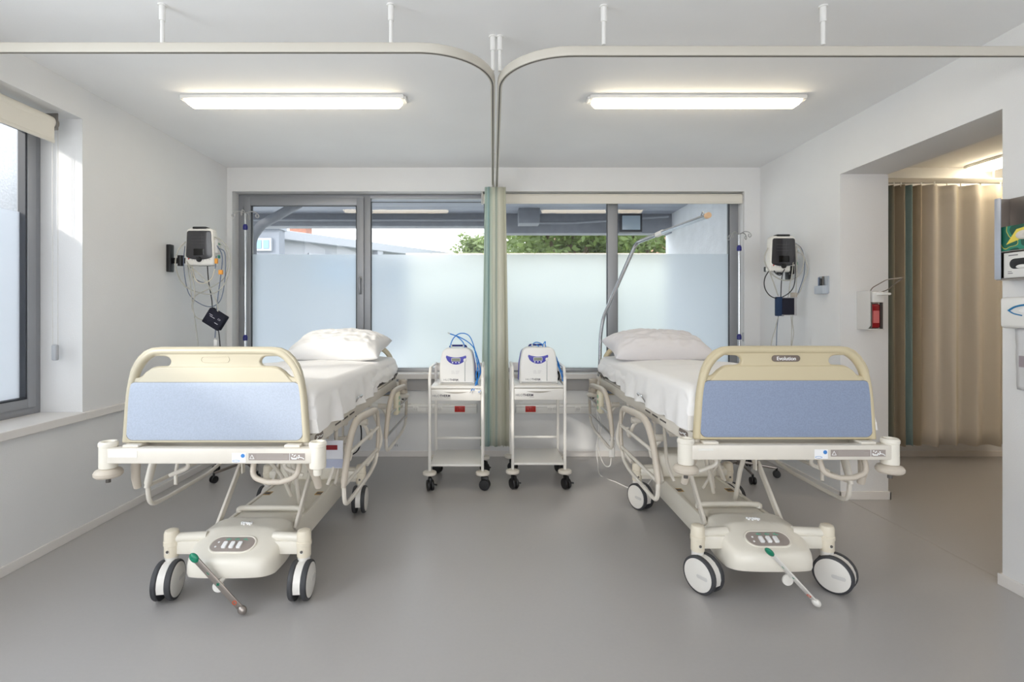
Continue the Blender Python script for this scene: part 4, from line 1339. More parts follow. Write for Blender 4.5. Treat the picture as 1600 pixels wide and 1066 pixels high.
hR = [[pj(830, 549, 4.28), pj(830, 541, 4.28), pj(838, 535, 4.28), pj(850, 540, 4.28), pj(862, 552, 4.26), pj(868, 565, 4.26), pj(876, 580, 4.24), pj(879, 596, 4.22)],
      [pj(850, 548, 4.28), pj(848, 541, 4.28), pj(852, 534, 4.28), pj(853, 543, 4.27), pj(864, 558, 4.26), pj(871, 570, 4.25), pj(877, 585, 4.23), pj(880, 598, 4.22)],
      [pj(838, 538, 4.3), pj(846, 545, 4.3), pj(858, 552, 4.3), pj(870, 562, 4.28), pj(875, 575, 4.26), pj(878, 590, 4.24)],
      [pj(865, 547, 4.3), pj(868, 556, 4.3), pj(872, 568, 4.3), pj(877, 582, 4.28), pj(881, 592, 4.24)],
      [pj(864, 550, 4.32), pj(870, 560, 4.32), pj(873, 572, 4.3), pj(880, 584, 4.27), pj(882, 596, 4.24)]]
machine(.378, 4.20, .827, .318, .30, 'white cooling unit with blue hoses draped low, on the right trolley', hR, 2)

# ------------------------------------------------------------------ wall monitors with leads
def monitor(cx, y, z0, wd, ht, label, wallx, s):
    t = thing('patient_monitor', label, 'patient monitor', (cx, y, z0), 'wall mounted patient monitors')
    h2 = wd / 2
    out = fil([(-h2, 0, 0), (h2, 0, 0), (h2 - .014, ht, 0), (-h2 + .014, ht, 0)], [.02, .02, .035, .035], 7, closed=True)
    F = at(cx, y, z0)
    MB().addmesh(plate_mesh([(p.x, p.y) for p in out], [], .075, .014), F @ Matrix.Translation((0, 0, -.0275))).build('housing', MONW, t)
    sc_ = fil([(-h2 + .014, .064, 0), (-h2 * .4, .046, 0), (h2 * .4, .046, 0), (h2 - .014, .064, 0), (h2 - .024, ht - .022, 0), (-h2 + .024, ht - .022, 0)], [.02, .03, .03, .02, .02, .02], 6, closed=True)
    MB().addmesh(plate_mesh([(p.x, p.y) for p in sc_], [], .006, .002), F @ Matrix.Translation((0, 0, .012))).build('screen', SCREEN, t)
    MB().addmesh(plate_mesh(roundrect(.085, .052, .003), [], .002, .0003), F @ Matrix.Translation((.0, .105, .0155))).build('lower_display', SCREEND, t)
    mb = MB()
    for z in (.175, .2, .225):
        mb.box(cx - .06, cx + .04, y - .0165, y - .0155, z0 + z, z0 + z + .0012)
    mb.box(cx + .02, cx + .0212, y - .0165, y - .0155, z0 + .15, z0 + .25)
    mb.build('trace_line', mat('faint_trace', (92, 92, 96), .4), t, flat=True)
    mb = MB(); mb.box(cx - .055, cx + .055, y - .012, y + .05, z0 + ht - .006, z0 + ht + .012, .006); mb.build('carry_handle', BLACK, t)
    mb = MB(); mb.lathe([(.021, 0), (.021, .012), (.017, .018), (.001, .018)], (cx, y - .008, z0 + .047), (0, -1, 0), 24); mb.build('control_knob', BLACK, t)
    mb = MB()
    for k in (-3, -2, -1.25, 1.25, 2, 3):
        mb.lathe([(.0055, 0), (.005, .003), (.001, .003)], (cx + k * .028, y - .0095, z0 + .036 + abs(k) * .004), (0, -1, 0), 12)
    mb.build('button', LGREY, t)
    MB().lathe([(.006, 0), (.005, .004), (.001, .004)], (cx - .084, y - .010, z0 + .052), (0, -1, 0), 12).build('alarm_button', REDS, t)
    # sockets on the side and mounting arm
    mb = MB(); mb.box(cx + h2 - .012, cx + h2 + .018, y + .01, y + .07, z0 + .10, z0 + .21, .006); mb.build('lead_connector_block', LGREY, t)
    mb = MB(); mb.box(cx + h2 + .016, cx + h2 + .026, y + .02, y + .045, z0 + .17, z0 + .185, .003).box(cx + h2 + .010, cx + h2 + .022, y + .02, y + .045, z0 + .06, z0 + .085, .003); mb.build('green_connector', GREEN, t)
    w0 = wallx + s * .0
    m = MB()
    ry = 0 if s > 0 else .22
    m.box(min(w0, w0 + s * .035), max(w0, w0 + s * .035), y + ry, y + .05 + ry, z0 - .05, z0 + .17, .005)
    m.build('wall_rail', BLACK, t)
    m = MB(); m.box(min(w0 + s * .03, cx - s * .02), max(w0 + s * .03, cx - s * .02), y + .03 + ry, y + .06 + ry, z0 + .02, z0 + .065, .006)
    if ry: m.box(cx - .02, cx + .02, y + .06, y + .05 + ry, z0 + .02, z0 + .065, .006)
    m.cyl((w0 + s * .09, y + .045 + ry, z0 + .0), (w0 + s * .09, y + .045 + ry, z0 + .085), .022)
    m.box(cx - .05, cx + .05, y + .05, y + .075, z0 - .0, z0 + .10, .005)
    m.build('mount_arm', BLACK, t)
    return t

def cable(t, pts, Y, r, m, nm='lead'):
    """points given as picture positions at depth near Y"""
    P = [W(p[0], p[1], Y + (p[2] if len(p) > 2 else 0)) for p in pts]
    return MB().tube(spl(P, 7), r * 1.3, 6).build(nm, m, t)

mL = monitor(-2.345, 4.10, 1.79, .238, .298, 'patient monitor on black arm on the left wall', XL, 1)
Yc = 4.06
cable(mL, [(290, 378, .06), (279, 390), (274, 410), (279, 432), (290, 448), (310, 457), (332, 459), (350, 445), (360, 415), (357, 390), (345, 375), (336, 371, .06)], Yc, .0038, CABLEG)
cable(mL, [(289, 385, .06), (287, 410), (290, 440), (297, 462), (315, 476), (332, 479), (345, 468), (351, 440), (352, 410), (350, 393), (339, 387, .05)], Yc + .01, .0026, CABLED)
cable(mL, [(291, 405, .05), (300, 430), (304, 460), (301, 480), (306, 495), (318, 500), (332, 499), (340, 488), (337, 468), (320, 438), (303, 421), (292, 412, .06)], Yc - .01, .0036, CABLEG)
cable(mL, [(338, 382, .06), (347, 400), (345, 430), (341, 460), (339, 480), (337, 510), (336, 528)], Yc, .003, CABLED)
cable(mL, [(296, 412, .06), (300, 430), (312, 440), (325, 440), (335, 425), (338, 400)], Yc + .02, .0028, CABLED)
cable(mL, [(293, 414, .06), (297, 440), (300, 470), (306, 510), (310, 545), (314, 600, -.0)], Yc, .003, CABLEG)
cable(mL, [(324, 415, .06), (326, 440), (331, 470), (333, 500), (341, 515), (345, 560), (345, 600)], Yc + .03, .0034, CABLEB)
cable(mL, [(337, 376, .06), (352, 388), (356, 410), (350, 435), (325, 452), (306, 462), (300, 476), (303, 490)], Yc + .02, .0034, CABLEG)
cable(mL, [(300, 416, .06), (305, 436), (316, 443), (330, 436), (336, 420)], Yc - .01, .004, mat('cream_cable', (206, 200, 186), .5))
cable(mL, [(336, 528), (337, 545), (338, 600)], Yc, .002, CABLEW)
mb = MB(); mb.box(*(lambda a, b: (a.x, b.x, Yc - .01, Yc + .01, b.z, a.z))(W(342, 422, Yc), W(348, 429, Yc)), .003)
mb.box(*(lambda a, b: (a.x, b.x, Yc - .01, Yc + .01, b.z, a.z))(W(336, 404, Yc), W(340, 412, Yc)), .003); mb.build('orange_clip', ORNG, mL)
c_ = W(337, 535, Yc); MB().box(c_.x - .014, c_.x + .014, Yc - .008, Yc + .008, c_.z - .03, c_.z + .022, .005).build('lead_yoke', WPLAST, mL)
t = thing('pressure_cuff', 'folded dark blood pressure cuff hanging tilted from the left monitor', 'blood pressure cuff', (W(337, 499, Yc)), 'folded pressure cuffs')
c_ = W(336.5, 499, Yc)
RM = Matrix.Translation(c_) @ Matrix.Rotation(R(32), 4, 'Y')
MB().box(-.075, .075, -.028, -.004, -.066, .066, .010, m=RM, seg=3).build('outer_flap', CUFF, t)
MB().box(-.072, .080, -.002, .022, -.060, .070, .010, m=RM, seg=3).build('inner_flap', CUFF, t)
mb = MB()
for k, (a, b, l) in enumerate(((-.05, .02, .03), (-.04, .008, .045), (.02, -.02, .03))):
    mb.box(a, a + l, -.0295, -.0285, b, b + .004, m=RM)
mb.addmesh(plate_mesh(roundrect(.022, .012, .005), [roundrect(.017, .008, .0035)], .001, .0001), RM @ Matrix.Translation((.04, -.0295, .02)) @ FRONT)
mb.build('cuff_print', mat('cuff_white', (190, 190, 200), .6), t, flat=True)

mR = monitor(2.425, 4.28, 1.755, .232, .30, 'patient monitor with pale shell on the right wall', XR, -1)
Yc = 4.24
cable(mR, [(1200, 388, .06), (1195, 400), (1197, 415), (1208, 430), (1224, 438), (1240, 436), (1252, 425), (1256, 405), (1250, 388), (1241, 380, .05)], Yc, .0036, CABLEG)
cable(mR, [(1203, 421, .06), (1195, 435), (1195, 450), (1203, 462), (1215, 466), (1230, 460), (1240, 448), (1243, 425), (1242, 400)], Yc - .01, .0032, CABLEB)
cable(mR, [(1208, 421, .05), (1213, 428), (1220, 429.5), (1226, 421)], Yc, .0034, CABLEB)
cable(mR, [(1201, 421, .05), (1208, 440), (1216, 463)], Yc, .004, CABLEG)
cable(mR, [(1224, 421, .06), (1221, 440), (1220, 465)], Yc + .02, .003, CABLEB)
cable(mR, [(1242, 392, .05), (1255, 400), (1261, 415), (1262, 425), (1256, 440), (1250, 455), (1245, 462)], Yc, .0034, CABLEG)
cable(mR, [(1243, 380, .05), (1253, 390), (1257, 410), (1256, 430), (1248, 455), (1242, 470), (1241, 492)], Yc + .01, .0028, CABLED)
cable(mR, [(1240, 400, .05), (1238, 425), (1234, 445), (1231, 465), (1218, 490), (1211, 515), (1205, 540), (1204, 600)], Yc, .003, CABLEG)
cable(mR, [(1244, 385, .05), (1245, 420), (1244, 450), (1242, 470), (1238, 500), (1240, 520), (1237, 545), (1236, 600)], Yc - .01, .003, CABLEG)
cable(mR, [(1216, 494), (1214, 515), (1213, 545), (1212, 600)], Yc, .0026, CABLED)
cable(mR, [(1236, 494), (1237, 515), (1236, 545), (1235, 600)], Yc, .0026, CABLEG)
c_ = W(1240, 461, Yc); MB().box(c_.x - .025, c_.x + .025, Yc - .012, Yc + .012, c_.z - .02, c_.z + .02, .006).build('lead_yoke', mat('taupe_yoke', (170, 160, 148), .5), mR)
c_ = W(1237, 423, Yc + .03); MB().box(c_.x - .014, c_.x + .02, Yc + .02, Yc + .05, c_.z - .03, c_.z + .04, .006).build('lead_holder', BLACK, mR)
t = thing('pressure_cuff', 'folded navy blood pressure cuff hanging below the right monitor', 'blood pressure cuff', W(1225, 480, Yc), 'folded pressure cuffs')
a, b = W(1212, 464, Yc), W(1224, 494, Yc)
MB().box(a.x, b.x, Yc - .02, Yc + .02, b.z, a.z, .008, seg=3).build('blue_flap', CUFFB, t, label='dark blue flap')
a, b = W(1220, 466, Yc), W(1241, 492, Yc)
MB().box(a.x, b.x, Yc - .035, Yc - .012, b.z, a.z, .008, seg=3).build('black_flap', CUFF, t)
mb = MB(); mb.box(a.x - .006, b.x + .006, Yc - .038, Yc - .034, a.z, a.z + .006, .001).box(a.x - .012, b.x, Yc - .038, Yc - .034, b.z - .006, b.z, .001).box(b.x - .02, b.x, Yc - .037, Yc - .034, b.z, a.z, .001)
mb.build('cuff_edging', mat('edging', (170, 170, 172), .6), t)

# ------------------------------------------------------------------ right wall items
t = thing('thermometer_holder', 'small clear wall holder with dark pens on the right wall', 'holder', (XR, 4.06, 1.56))
mb = MB(); mb.box(XR - .012, XR, 4.00, 4.12, 1.565, 1.70, .003).box(XR - .05, XR - .046, 4.01, 4.11, 1.565, 1.625, .001).box(XR - .05, XR, 4.01, 4.014, 1.565, 1.625, .001).box(XR - .05, XR, 4.106, 4.11, 1.565, 1.625, .001).box(XR - .05, XR, 4.01, 4.11, 1.56, 1.566, .001)
mb.build('holder_case', mat('clear_plastic', (214, 222, 232), .15, alpha=.55), t)
for i, (y, h) in enumerate(((4.035, .13), (4.06, .115), (4.085, .125))):
    MB().cyl((XR - .028, y, 1.568), (XR - .026, y + .004, 1.568 + h), .0065, seg=10).build('pen', [DGREY, BLACK, CABLED][i], t)
t = thing('wall_switch', 'small brass-coloured square detail high on the pier', 'switch', (2.75, 3.875, .9)) if False else None

t = thing('soap_dispenser', 'white elbow soap dispenser with red bottle on the pier', 'soap dispenser', (2.81, 3.875, 1.28))
sx0 = 2.755
yf_ = 3.735
z0, z1 = 1.285, 1.572
mb = MB()
mb.addmesh(plate_mesh([(0, .02), (.0, z1 - z0), (.135, z1 - z0), (.135, .03), (.10, .0), (.02, .0)], [], .006, .001), Matrix.Translation((sx0, 3.87, z0)) @ Matrix.Rotation(R(-90), 4, 'Z') @ FRONT)
mb.box(sx0, sx0 + .10, 3.866, 3.875, z0, z1, .002).box(sx0, sx0 + .10, yf_, 3.87, z0, z0 + .008, .001)
mb.box(sx0 + .094, sx0 + .10, yf_ + .05, 3.87, z0, z1, .001)
mb.build('housing', LGREY, t)
MB().box(sx0 + .012, sx0 + .095, yf_ - .01, yf_ + .06, z0 + .20, z1 - .008, .008).build('pump_cover', WPLAST, t)
MB().box(sx0 + .035, sx0 + .10, yf_ - .07, yf_ - .0, z1 - .035, z1 - .018, .006).build('pump_spout', WPLAST, t)
MB().box(sx0 + .016, sx0 + .088, yf_ + .015, yf_ + .10, z0 + .012, z0 + .19, .014, seg=3).build('red_bottle', mat('red_soap', (150, 24, 34), .2, coat=.5), t, label='red soap bottle')
mb = MB(); mb.box(sx0 + .03, sx0 + .075, yf_ + .0135, yf_ + .0145, z0 + .05, z0 + .14); mb.build('bottle_label', mat('pink_label', (206, 110, 110), .5), t)
mb = MB(); mb.box(sx0 + .008, sx0 + .014, yf_ + .002, yf_ + .03, z0, z0 + .20, .001).box(sx0 + .088, sx0 + .094, yf_ + .002, yf_ + .03, z0, z0 + .20, .001); mb.build('bottle_frame', DGREY, t)
L_ = [(sx0 + .01, yf_ + .02, z1 - .01), (sx0 + .012, yf_ + .0, z1 + .02), (sx0 + .05, yf_ - .09, z1 + .075), (sx0 + .125, yf_ - .15, z1 + .085), (sx0 + .125, yf_ - .10, z1 + .06), (sx0 + .095, yf_ - .03, z1 + .0), (sx0 + .09, yf_ + .02, z1 - .01)]
MB().tube(fil(L_, .02), .0035, 8).build('elbow_lever', mat('lever_wire', (150, 140, 130), .3, .9), t)

# near right wall: steel glove box holder, glove boxes, towel dispenser, bag
XN = XR
t = thing('glove_holder', 'brushed steel glove box holder at the right edge', 'glove box holder', (XN - .04, 2.45, 1.56))
mb = MB()
mb.box(XN - .075, XN, 2.600, 2.606, 1.575, 1.985, .002)
mb.box(XN - .004, XN, 2.16, 2.606, 1.575, 1.985)
mb.box(XN - .075, XN, 2.16, 2.166, 1.575, 1.985)
mb.build('steel_frame', STEEL, t)
MB().box(XN - .078, XN - .072, 2.575, 2.606, 1.575, 1.985, .002).build('front_flange', mat('bright_steel', (186, 192, 204), .35, .5), t)
MB().box(XN - .073, XN - .069, 2.30, 2.60, 1.575, 1.580).box(XN - .073, XN, 2.16, 2.60, 1.570, 1.577).box(XN - .073, XN, 2.16, 2.60, 1.710, 1.714).build('shelf', STEEL, t)
MB().box(XN - .0055, XN - .004, 2.512, 2.516, 1.84, 1.985).build('panel_seam', LGREY, t)
# green and yellow glove box
t = thing('glove_box', 'green and yellow glove box in the steel holder', 'glove box', (XN - .035, 2.44, 1.714))
bxm = bpy.data.materials.new('green_yellow_print'); bxm.use_nodes = True
tt = bxm.node_tree; bb = tt.nodes['Principled BSDF']; co = tt.nodes.new('ShaderNodeTexCoord')
vo = tt.nodes.new('ShaderNodeTexNoise'); vo.inputs['Scale'].default_value = 11; vo.inputs['Detail'].default_value = 1.0
cr = tt.nodes.new('ShaderNodeValToRGB'); cr.color_ramp.interpolation = 'CONSTANT'
cr.color_ramp.elements[0].color = rgb(18, 84, 66); cr.color_ramp.elements[1].position = .45; cr.color_ramp.elements[1].color = rgb(40, 138, 114)
e1 = cr.color_ramp.elements.new(.54); e1.color = rgb(212, 200, 86); e2 = cr.color_ramp.elements.new(.565); e2.color = rgb(28, 104, 84)
tt.links.new(co.outputs['Object'], vo.inputs['Vector']); tt.links.new(vo.outputs['Fac'], cr.inputs[0]); tt.links.new(cr.outputs[0], bb.inputs['Base Color'])
MB().box(XN - .066, XN - .006, 2.20, 2.590, 1.715, 1.838, .002).build('carton', bxm, t)
MB().addmesh(plate_mesh([(0, .03), (.05, .10), (.17, .12), (.17, .078), (.11, .07), (.07, .05)], [], .001, .0001), Matrix.Translation((XN - .0672, 2.556, 1.716)) @ Matrix.Rotation(R(-90), 4, 'Z') @ FRONT).build('yellow_print', mat('yellow_print', (232, 214, 90), .5), t)
mb = MB(); mb.ball((XN - .068, 2.47, 1.785), .03, (.35, 1.3, .75)); mb.ball((XN - .072, 2.45, 1.79), .018, (.6, 1.2, .8)); mb.build('glove_tuft', mat('glove_white', (222, 216, 208), .7, bump=.4, bscale=60), t)
t = thing('glove_box', 'white glove box with dark slot in the steel holder', 'glove box', (XN - .035, 2.44, 1.58))
MB().box(XN - .066, XN - .006, 2.20, 2.570, 1.580, 1.705, .002).build('carton', WPLAST, t)
MB().addmesh(plate_mesh(roundrect(.17, .05, .024), [], .002, .0004), Matrix.Translation((XN - .066, 2.455, 1.648)) @ Matrix.Rotation(R(-90), 4, 'Z') @ FRONT).build('slot', BLACK, t)
mb = MB(); mb.ball((XN - .068, 2.48, 1.632), .014, (.4, 2.0, .7)); mb.build('glove_tuft', WPLAST, t)
mb = MB(); mb.box(XN - .0668, XN - .066, 2.50, 2.545, 1.688, 1.693).box(XN - .0668, XN - .066, 2.525, 2.548, 1.60, 1.604).box(XN - .0668, XN - .066, 2.53, 2.548, 1.609, 1.612); mb.build('carton_print', GREYT, t, flat=True)
t = thing('towel_dispenser', 'white paper dispenser on the near right wall', 'dispenser', (XN - .04, 2.45, 1.33))
MB().box(XN - .045, XN, 2.16, 2.615, 1.330, 1.486, .016, seg=3).build('housing', WPLAST, t)
mb = MB(); mb.tube(spl([(XN - .047, 2.565, 1.418), (XN - .047, 2.53, 1.437), (XN - .047, 2.47, 1.447), (XN - .047, 2.38, 1.450)], 6), .0045, 8); mb.tube(spl([(XN - .047, 2.565, 1.418), (XN - .047, 2.54, 1.403), (XN - .047, 2.50, 1.393)], 6), .003, 8)
mb.build('blue_edge', mat('blue_edge', (28, 118, 168), .5), t)
MB().ball((XN - .045, 2.47, 1.415), .03, (.3, 1.6, .6)).build('paper_tuft', WHITEP, t)
t = thing('plastic_bag', 'white plastic bag hanging below the paper dispenser', 'bag', (XN - .02, 2.42, 1.0))
mb = MB()
rows = []
for j in range(15):
    v = j / 14
    z = 1.325 - .30 * v
    rows.append([mb.bm.verts.new((XN - .012 - .022 * math.sin(PI * i / 16) * (.4 + v) - .006 * noise.noise(Vector((i * .5, v * 5, 3))), 2.2 + .365 * i / 16 - .01 * v, z)) for i in range(17)])
for j in range(14):
    for i in range(16):
        mb.bm.faces.new((rows[j][i], rows[j][i + 1], rows[j + 1][i + 1], rows[j + 1][i]))
bo = mb.build('bag_film', mat('bag_white', (228, 228, 230), .35, alpha=.8), t)
so = bo.modifiers.new('thick', 'SOLIDIFY'); so.thickness = .002
MB().box(XN - .036, XN - .034, 2.49, 2.525, 1.14, 1.195).build('bag_label', mat('bag_label', (150, 140, 145), .6), t)

# ------------------------------------------------------------------ small hanging things by the beds
t = thing('document_pouch', 'clear pouch with red-striped card under the left bed frame', 'pouch', (-.87, 2.73, .58))
MB().box(-.905, -.80, 2.735, 2.741, .575, .725, .002).build('card', mat('card_white', (224, 226, 234), .5), t)
MB().box(-.900, -.83, 2.733, 2.735, .675, .700).build('red_stripe', mat('dark_red_print', (136, 18, 28), .5), t)
MB().box(-.905, -.80, 2.733, 2.735, .58, .625).build('grey_text_block', mat('grey_blue_print', (176, 182, 204), .5), t)
MB().tube([(-.85, 2.738, .72), (-.85, 2.738, .78)], .003, 6).build('hook', CHROME, t)

t = thing('call_handset', 'white bed handset hanging on its cable beside the right bed', 'handset', W(956, 716, 4.35), 'hanging bed handsets')
Yh = 4.35
c_ = W(956, 701, Yh)
MB().box(c_.x - .026, c_.x + .026, Yh - .014, Yh + .014, c_.z - .075, c_.z + .075, .012, m=None, seg=3).build('handset_body', WPLAST, t)
cable(t, [(957, 640), (957, 665), (957, 687)], Yh, .004, CABLEW, 'cable')
cable(t, [(955, 716), (953, 728), (945, 727), (937, 710), (934, 690), (940, 665), (934, 645), (932, 640)], Yh, .004, CABLEW, 'cable')
P = [W(932, 640, Yh), W(936, 670, Yh), W(932, 700, 4.3), W(934, 722, 4.25), Vector((.93, 4.42, .008)), Vector((1.02, 4.25, .007)), Vector((1.10, 4.10, .007)), Vector((1.20, 4.05, .03)), Vector((1.3, 4.0, .2))]
MB().tube(spl(P, 8), .004, 6).build('trailing_cable', CABLEW, t)
mb = MB(); mb.box(c_.x - .013, c_.x + .013, Yh - .0155, Yh - .0135, c_.z + .01, c_.z + .05, .002); mb.build('handset_buttons', LGREY, t)
t = thing('call_handset', 'small white pull switch hanging by the head of the left bed', 'handset', W(619, 695, 4.6), 'hanging bed handsets')
Yh = 4.6
cable(t, [(619, 655), (619, 672), (619, 686)], Yh, .0025, CABLEW, 'cable')
c_ = W(619, 690, Yh)
MB().lathe([(.004, .03), (.012, .012), (.018, -.005), (.018, -.02), (.008, -.028)][::-1], (c_.x, Yh, c_.z), seg=14).build('pull_knob', WPLAST, t)
mb = MB()
for dx in (-.009, .009): mb.cyl((c_.x + dx, Yh, c_.z - .045), (c_.x + dx, Yh, c_.z - .02), .003, seg=8)
mb.build('plug_pin', CHROME, t)

# ------------------------------------------------------------------ outside
GRND = mat('lawn', (92, 124, 70), .9, var=.25, vscale=3)
o = struct('ground', MB().box(-40, 40, -20, 60, -.45, -.35), mat('pale_paving', (206, 206, 200), .85, var=.08, vscale=2), 'pale paved yard outside the windows')
struct('lawn', MB().box(-1, 30, 10.2, 24, -.35, -.30), GRND, 'green lawn outside the right back window')
struct('terrace', MB().box(-4.7, 4, YB + .27, 7.6, -.35, -.02), mat('terrace_concrete', (206, 206, 204), .8, var=.1, vscale=4))
PAINTG = mat('grey_painted_beam', (136, 140, 148), .75, var=.08, vscale=12)
CANC = mat('canopy_ceiling', (150, 156, 168), .8, var=.06, vscale=3)
t = thing('canopy', 'grey painted terrace canopy outside the back windows', 'canopy', (0, 6.3, 2.6))
for k in range(8):
    MB().box(-4.6, 2.49, YB + .28 + k * .27, YB + .28 + k * .27 + .265, 2.80, 2.86, .004).build('ceiling_board', CANC, t)
MB().box(-4.6, 2.49, YB + .26, 7.45, 2.86, 2.95).build('roof_slab', CANC, t)
MB().box(-4.6, .16, 7.12, 7.34, 2.625, 2.81, .006).build('edge_beam', PAINTG, t)
MB().box(.16, 2.5, 7.15, 7.36, 2.53, 2.81, .006).build('edge_beam', PAINTG, t)
MB().box(.34, .62, 6.75, 7.0, 2.60, 2.81, .006).build('beam_bracket', PAINTG, t)
MB().tube([(-4.6, 7.05, 2.70), (-.1, 7.05, 2.70)], .02, 10).build('rain_pipe', PAINTG, t)
MB().tube([(.5, 7.05, 2.66), (1.1, 7.05, 2.66), (2.4, 7.0, 2.74)], .02, 10).build('rain_pipe', PAINTG, t)
t = thing('flood_lamp', 'small flat floodlight under the outside canopy', 'floodlight', (W(990, 346, 6.9)))
a, b = W(968, 334, 6.9), W(1003, 363, 6.9)
MB().box(a.x, b.x, 6.88, 6.94, b.z, a.z, .008).build('lamp_housing', ALUD, t)
MB().box(a.x + .03, b.x - .03, 6.872, 6.88, b.z + .03, a.z - .03, .002).build('lamp_glass', mat('lampglass', (170, 185, 196), .2), t)
t = thing('brace_post', 'thick grey diagonal brace post outside the left back window', 'post', W(394, 398, 5.9))
P = [Vector((W(393, 660, 5.9).x, 5.9, -.02)), W(393.5, 372, 5.9), W(408, 352, 5.9), W(468, 318, 5.9)]
MB().tube(fil(P, [0, .08, .03, 0], 8), .052, 18).build('post_tube', PAINTG, t)
struct('wall_outside', MB().box(2.5, 2.78, YB + .27, 7.4, -.3, 3.1), mat('rough_white_render', (222, 226, 232), .85, var=.05, vscale=6, bump=.5, bscale=30), 'rough white rendered terrace wall outside the right back window')
struct('wall_neighbour', MB().box(-5.4, -5.0, 1.2, 6.3, -.3, 3.8), mat('pebbledash', (186, 188, 192), .9, var=.1, vscale=40, bump=.8, bscale=60), 'pale pebbledash wall outside the left window')

# white building
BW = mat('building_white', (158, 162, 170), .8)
BG = mat('building_grey', (124, 130, 140), .8)
BGL = mat('building_window_glass', (116, 148, 178), .15)
def P2(px, py, Y): return W(px, py, Y)
t = thing('white_building', 'long white low building with windows seen through the left back window', 'building', (-9, 24, -.3))
Yb_ = 24
a, b = P2(437, 361, Yb_), P2(790, 361, Yb_)
mb = MB()
# roofline slopes away: wall recedes
x0b, x1b = a.x, a.x + 20.0
def wallpts(y0, y1, z0a, z1a, th=.3):
    pass
q = [Vector((P2(437, 361, 20).x, 20, 0)), Vector((P2(700, 392, 27.4).x, 27.4, 0))]
dirv = (q[1] - q[0]); Lb = dirv.length * 1.25; ang = math.atan2(dirv.y, dirv.x)
BM_ = Matrix.Translation(q[0]) @ Matrix.Rotation(ang, 4, 'Z')
zr = EYE + (491 - 361) / (FPX / 20)
mb.box(0, Lb, 0, 6, -.3, zr - .35, m=BM_); mb.build('walls', BW, t, flat=True)
MB().box(-.25, Lb, -.35, 6.2, zr - .35, zr, .02, m=BM_).build('roof_slab', BW, t, flat=True)
for k in range(6):
    xx = 1.2 + k * 4.4
    MB().box(xx, xx + 3.0, -.12, -.02, zr - 2.0, zr - .75, m=BM_).build('window_frame', BW, t, flat=True)
    MB().box(xx + .12, xx + 2.88, -.15, -.11, zr - 1.9, zr - .85, m=BM_).build('window_glass', BGL, t, flat=True)
    MB().box(xx + 3.35, xx + 3.65, -.30, 0, -.3, zr - .35, m=BM_).build('pilaster', BW, t, flat=True)
t = thing('grey_building', 'grey house block with white window beyond the brace post', 'building', (-9.5, 18.5, -.3))
a, b = P2(384, 358, 18.5), P2(436, 358, 18.5)
MB().box(a.x - 3, b.x, 18.5, 19.0, -.3, a.z).build('walls', BG, t, flat=True)
MB().box(a.x - 3.2, b.x + .05, 18.3, 19.1, a.z, a.z + .18).build('roof_edge', mat('roof_dk', (140, 146, 156), .8), t, flat=True)
a, b = P2(397, 372, 18.4), P2(424, 392, 18.4)
MB().box(a.x, b.x, 18.38, 18.5, b.z, a.z).build('window_frame', BW, t, flat=True)
MB().box(a.x + .08, (a.x + b.x) / 2 - .04, 18.36, 18.40, b.z + .08, a.z - .08).box((a.x + b.x) / 2 + .04, b.x - .08, 18.36, 18.40, b.z + .08, a.z - .08).build('window_glass', BGL, t, flat=True)
t = thing('chimney', 'reddish brick chimney block above the white building', 'chimney', P2(466, 365, 30))
a, b = P2(452, 352, 30), P2(478, 372, 30)
MB().box(a.x, b.x, 30, 31, -.3, a.z).build('brick_stack', mat('pale_brick', (150, 108, 92), .85, var=.15, vscale=6), t, flat=True)
MB().box(a.x - .05, b.x + .1, 29.95, 31.1, a.z, a.z + .1).build('cap', BG, t, flat=True)
t = thing('brick_house', 'pale red brick house behind the right-hand trees', 'building', P2(1020, 398, 26))
MB().box(3.5, 16, 26, 32, -.3, 5.8).build('walls', mat('pink_brick', (170, 132, 116), .85, var=.12, vscale=10), t, flat=True)
MB().box(3.3, 16.2, 25.8, 32.2, 5.8, 6.1).build('roof', BG, t, flat=True)

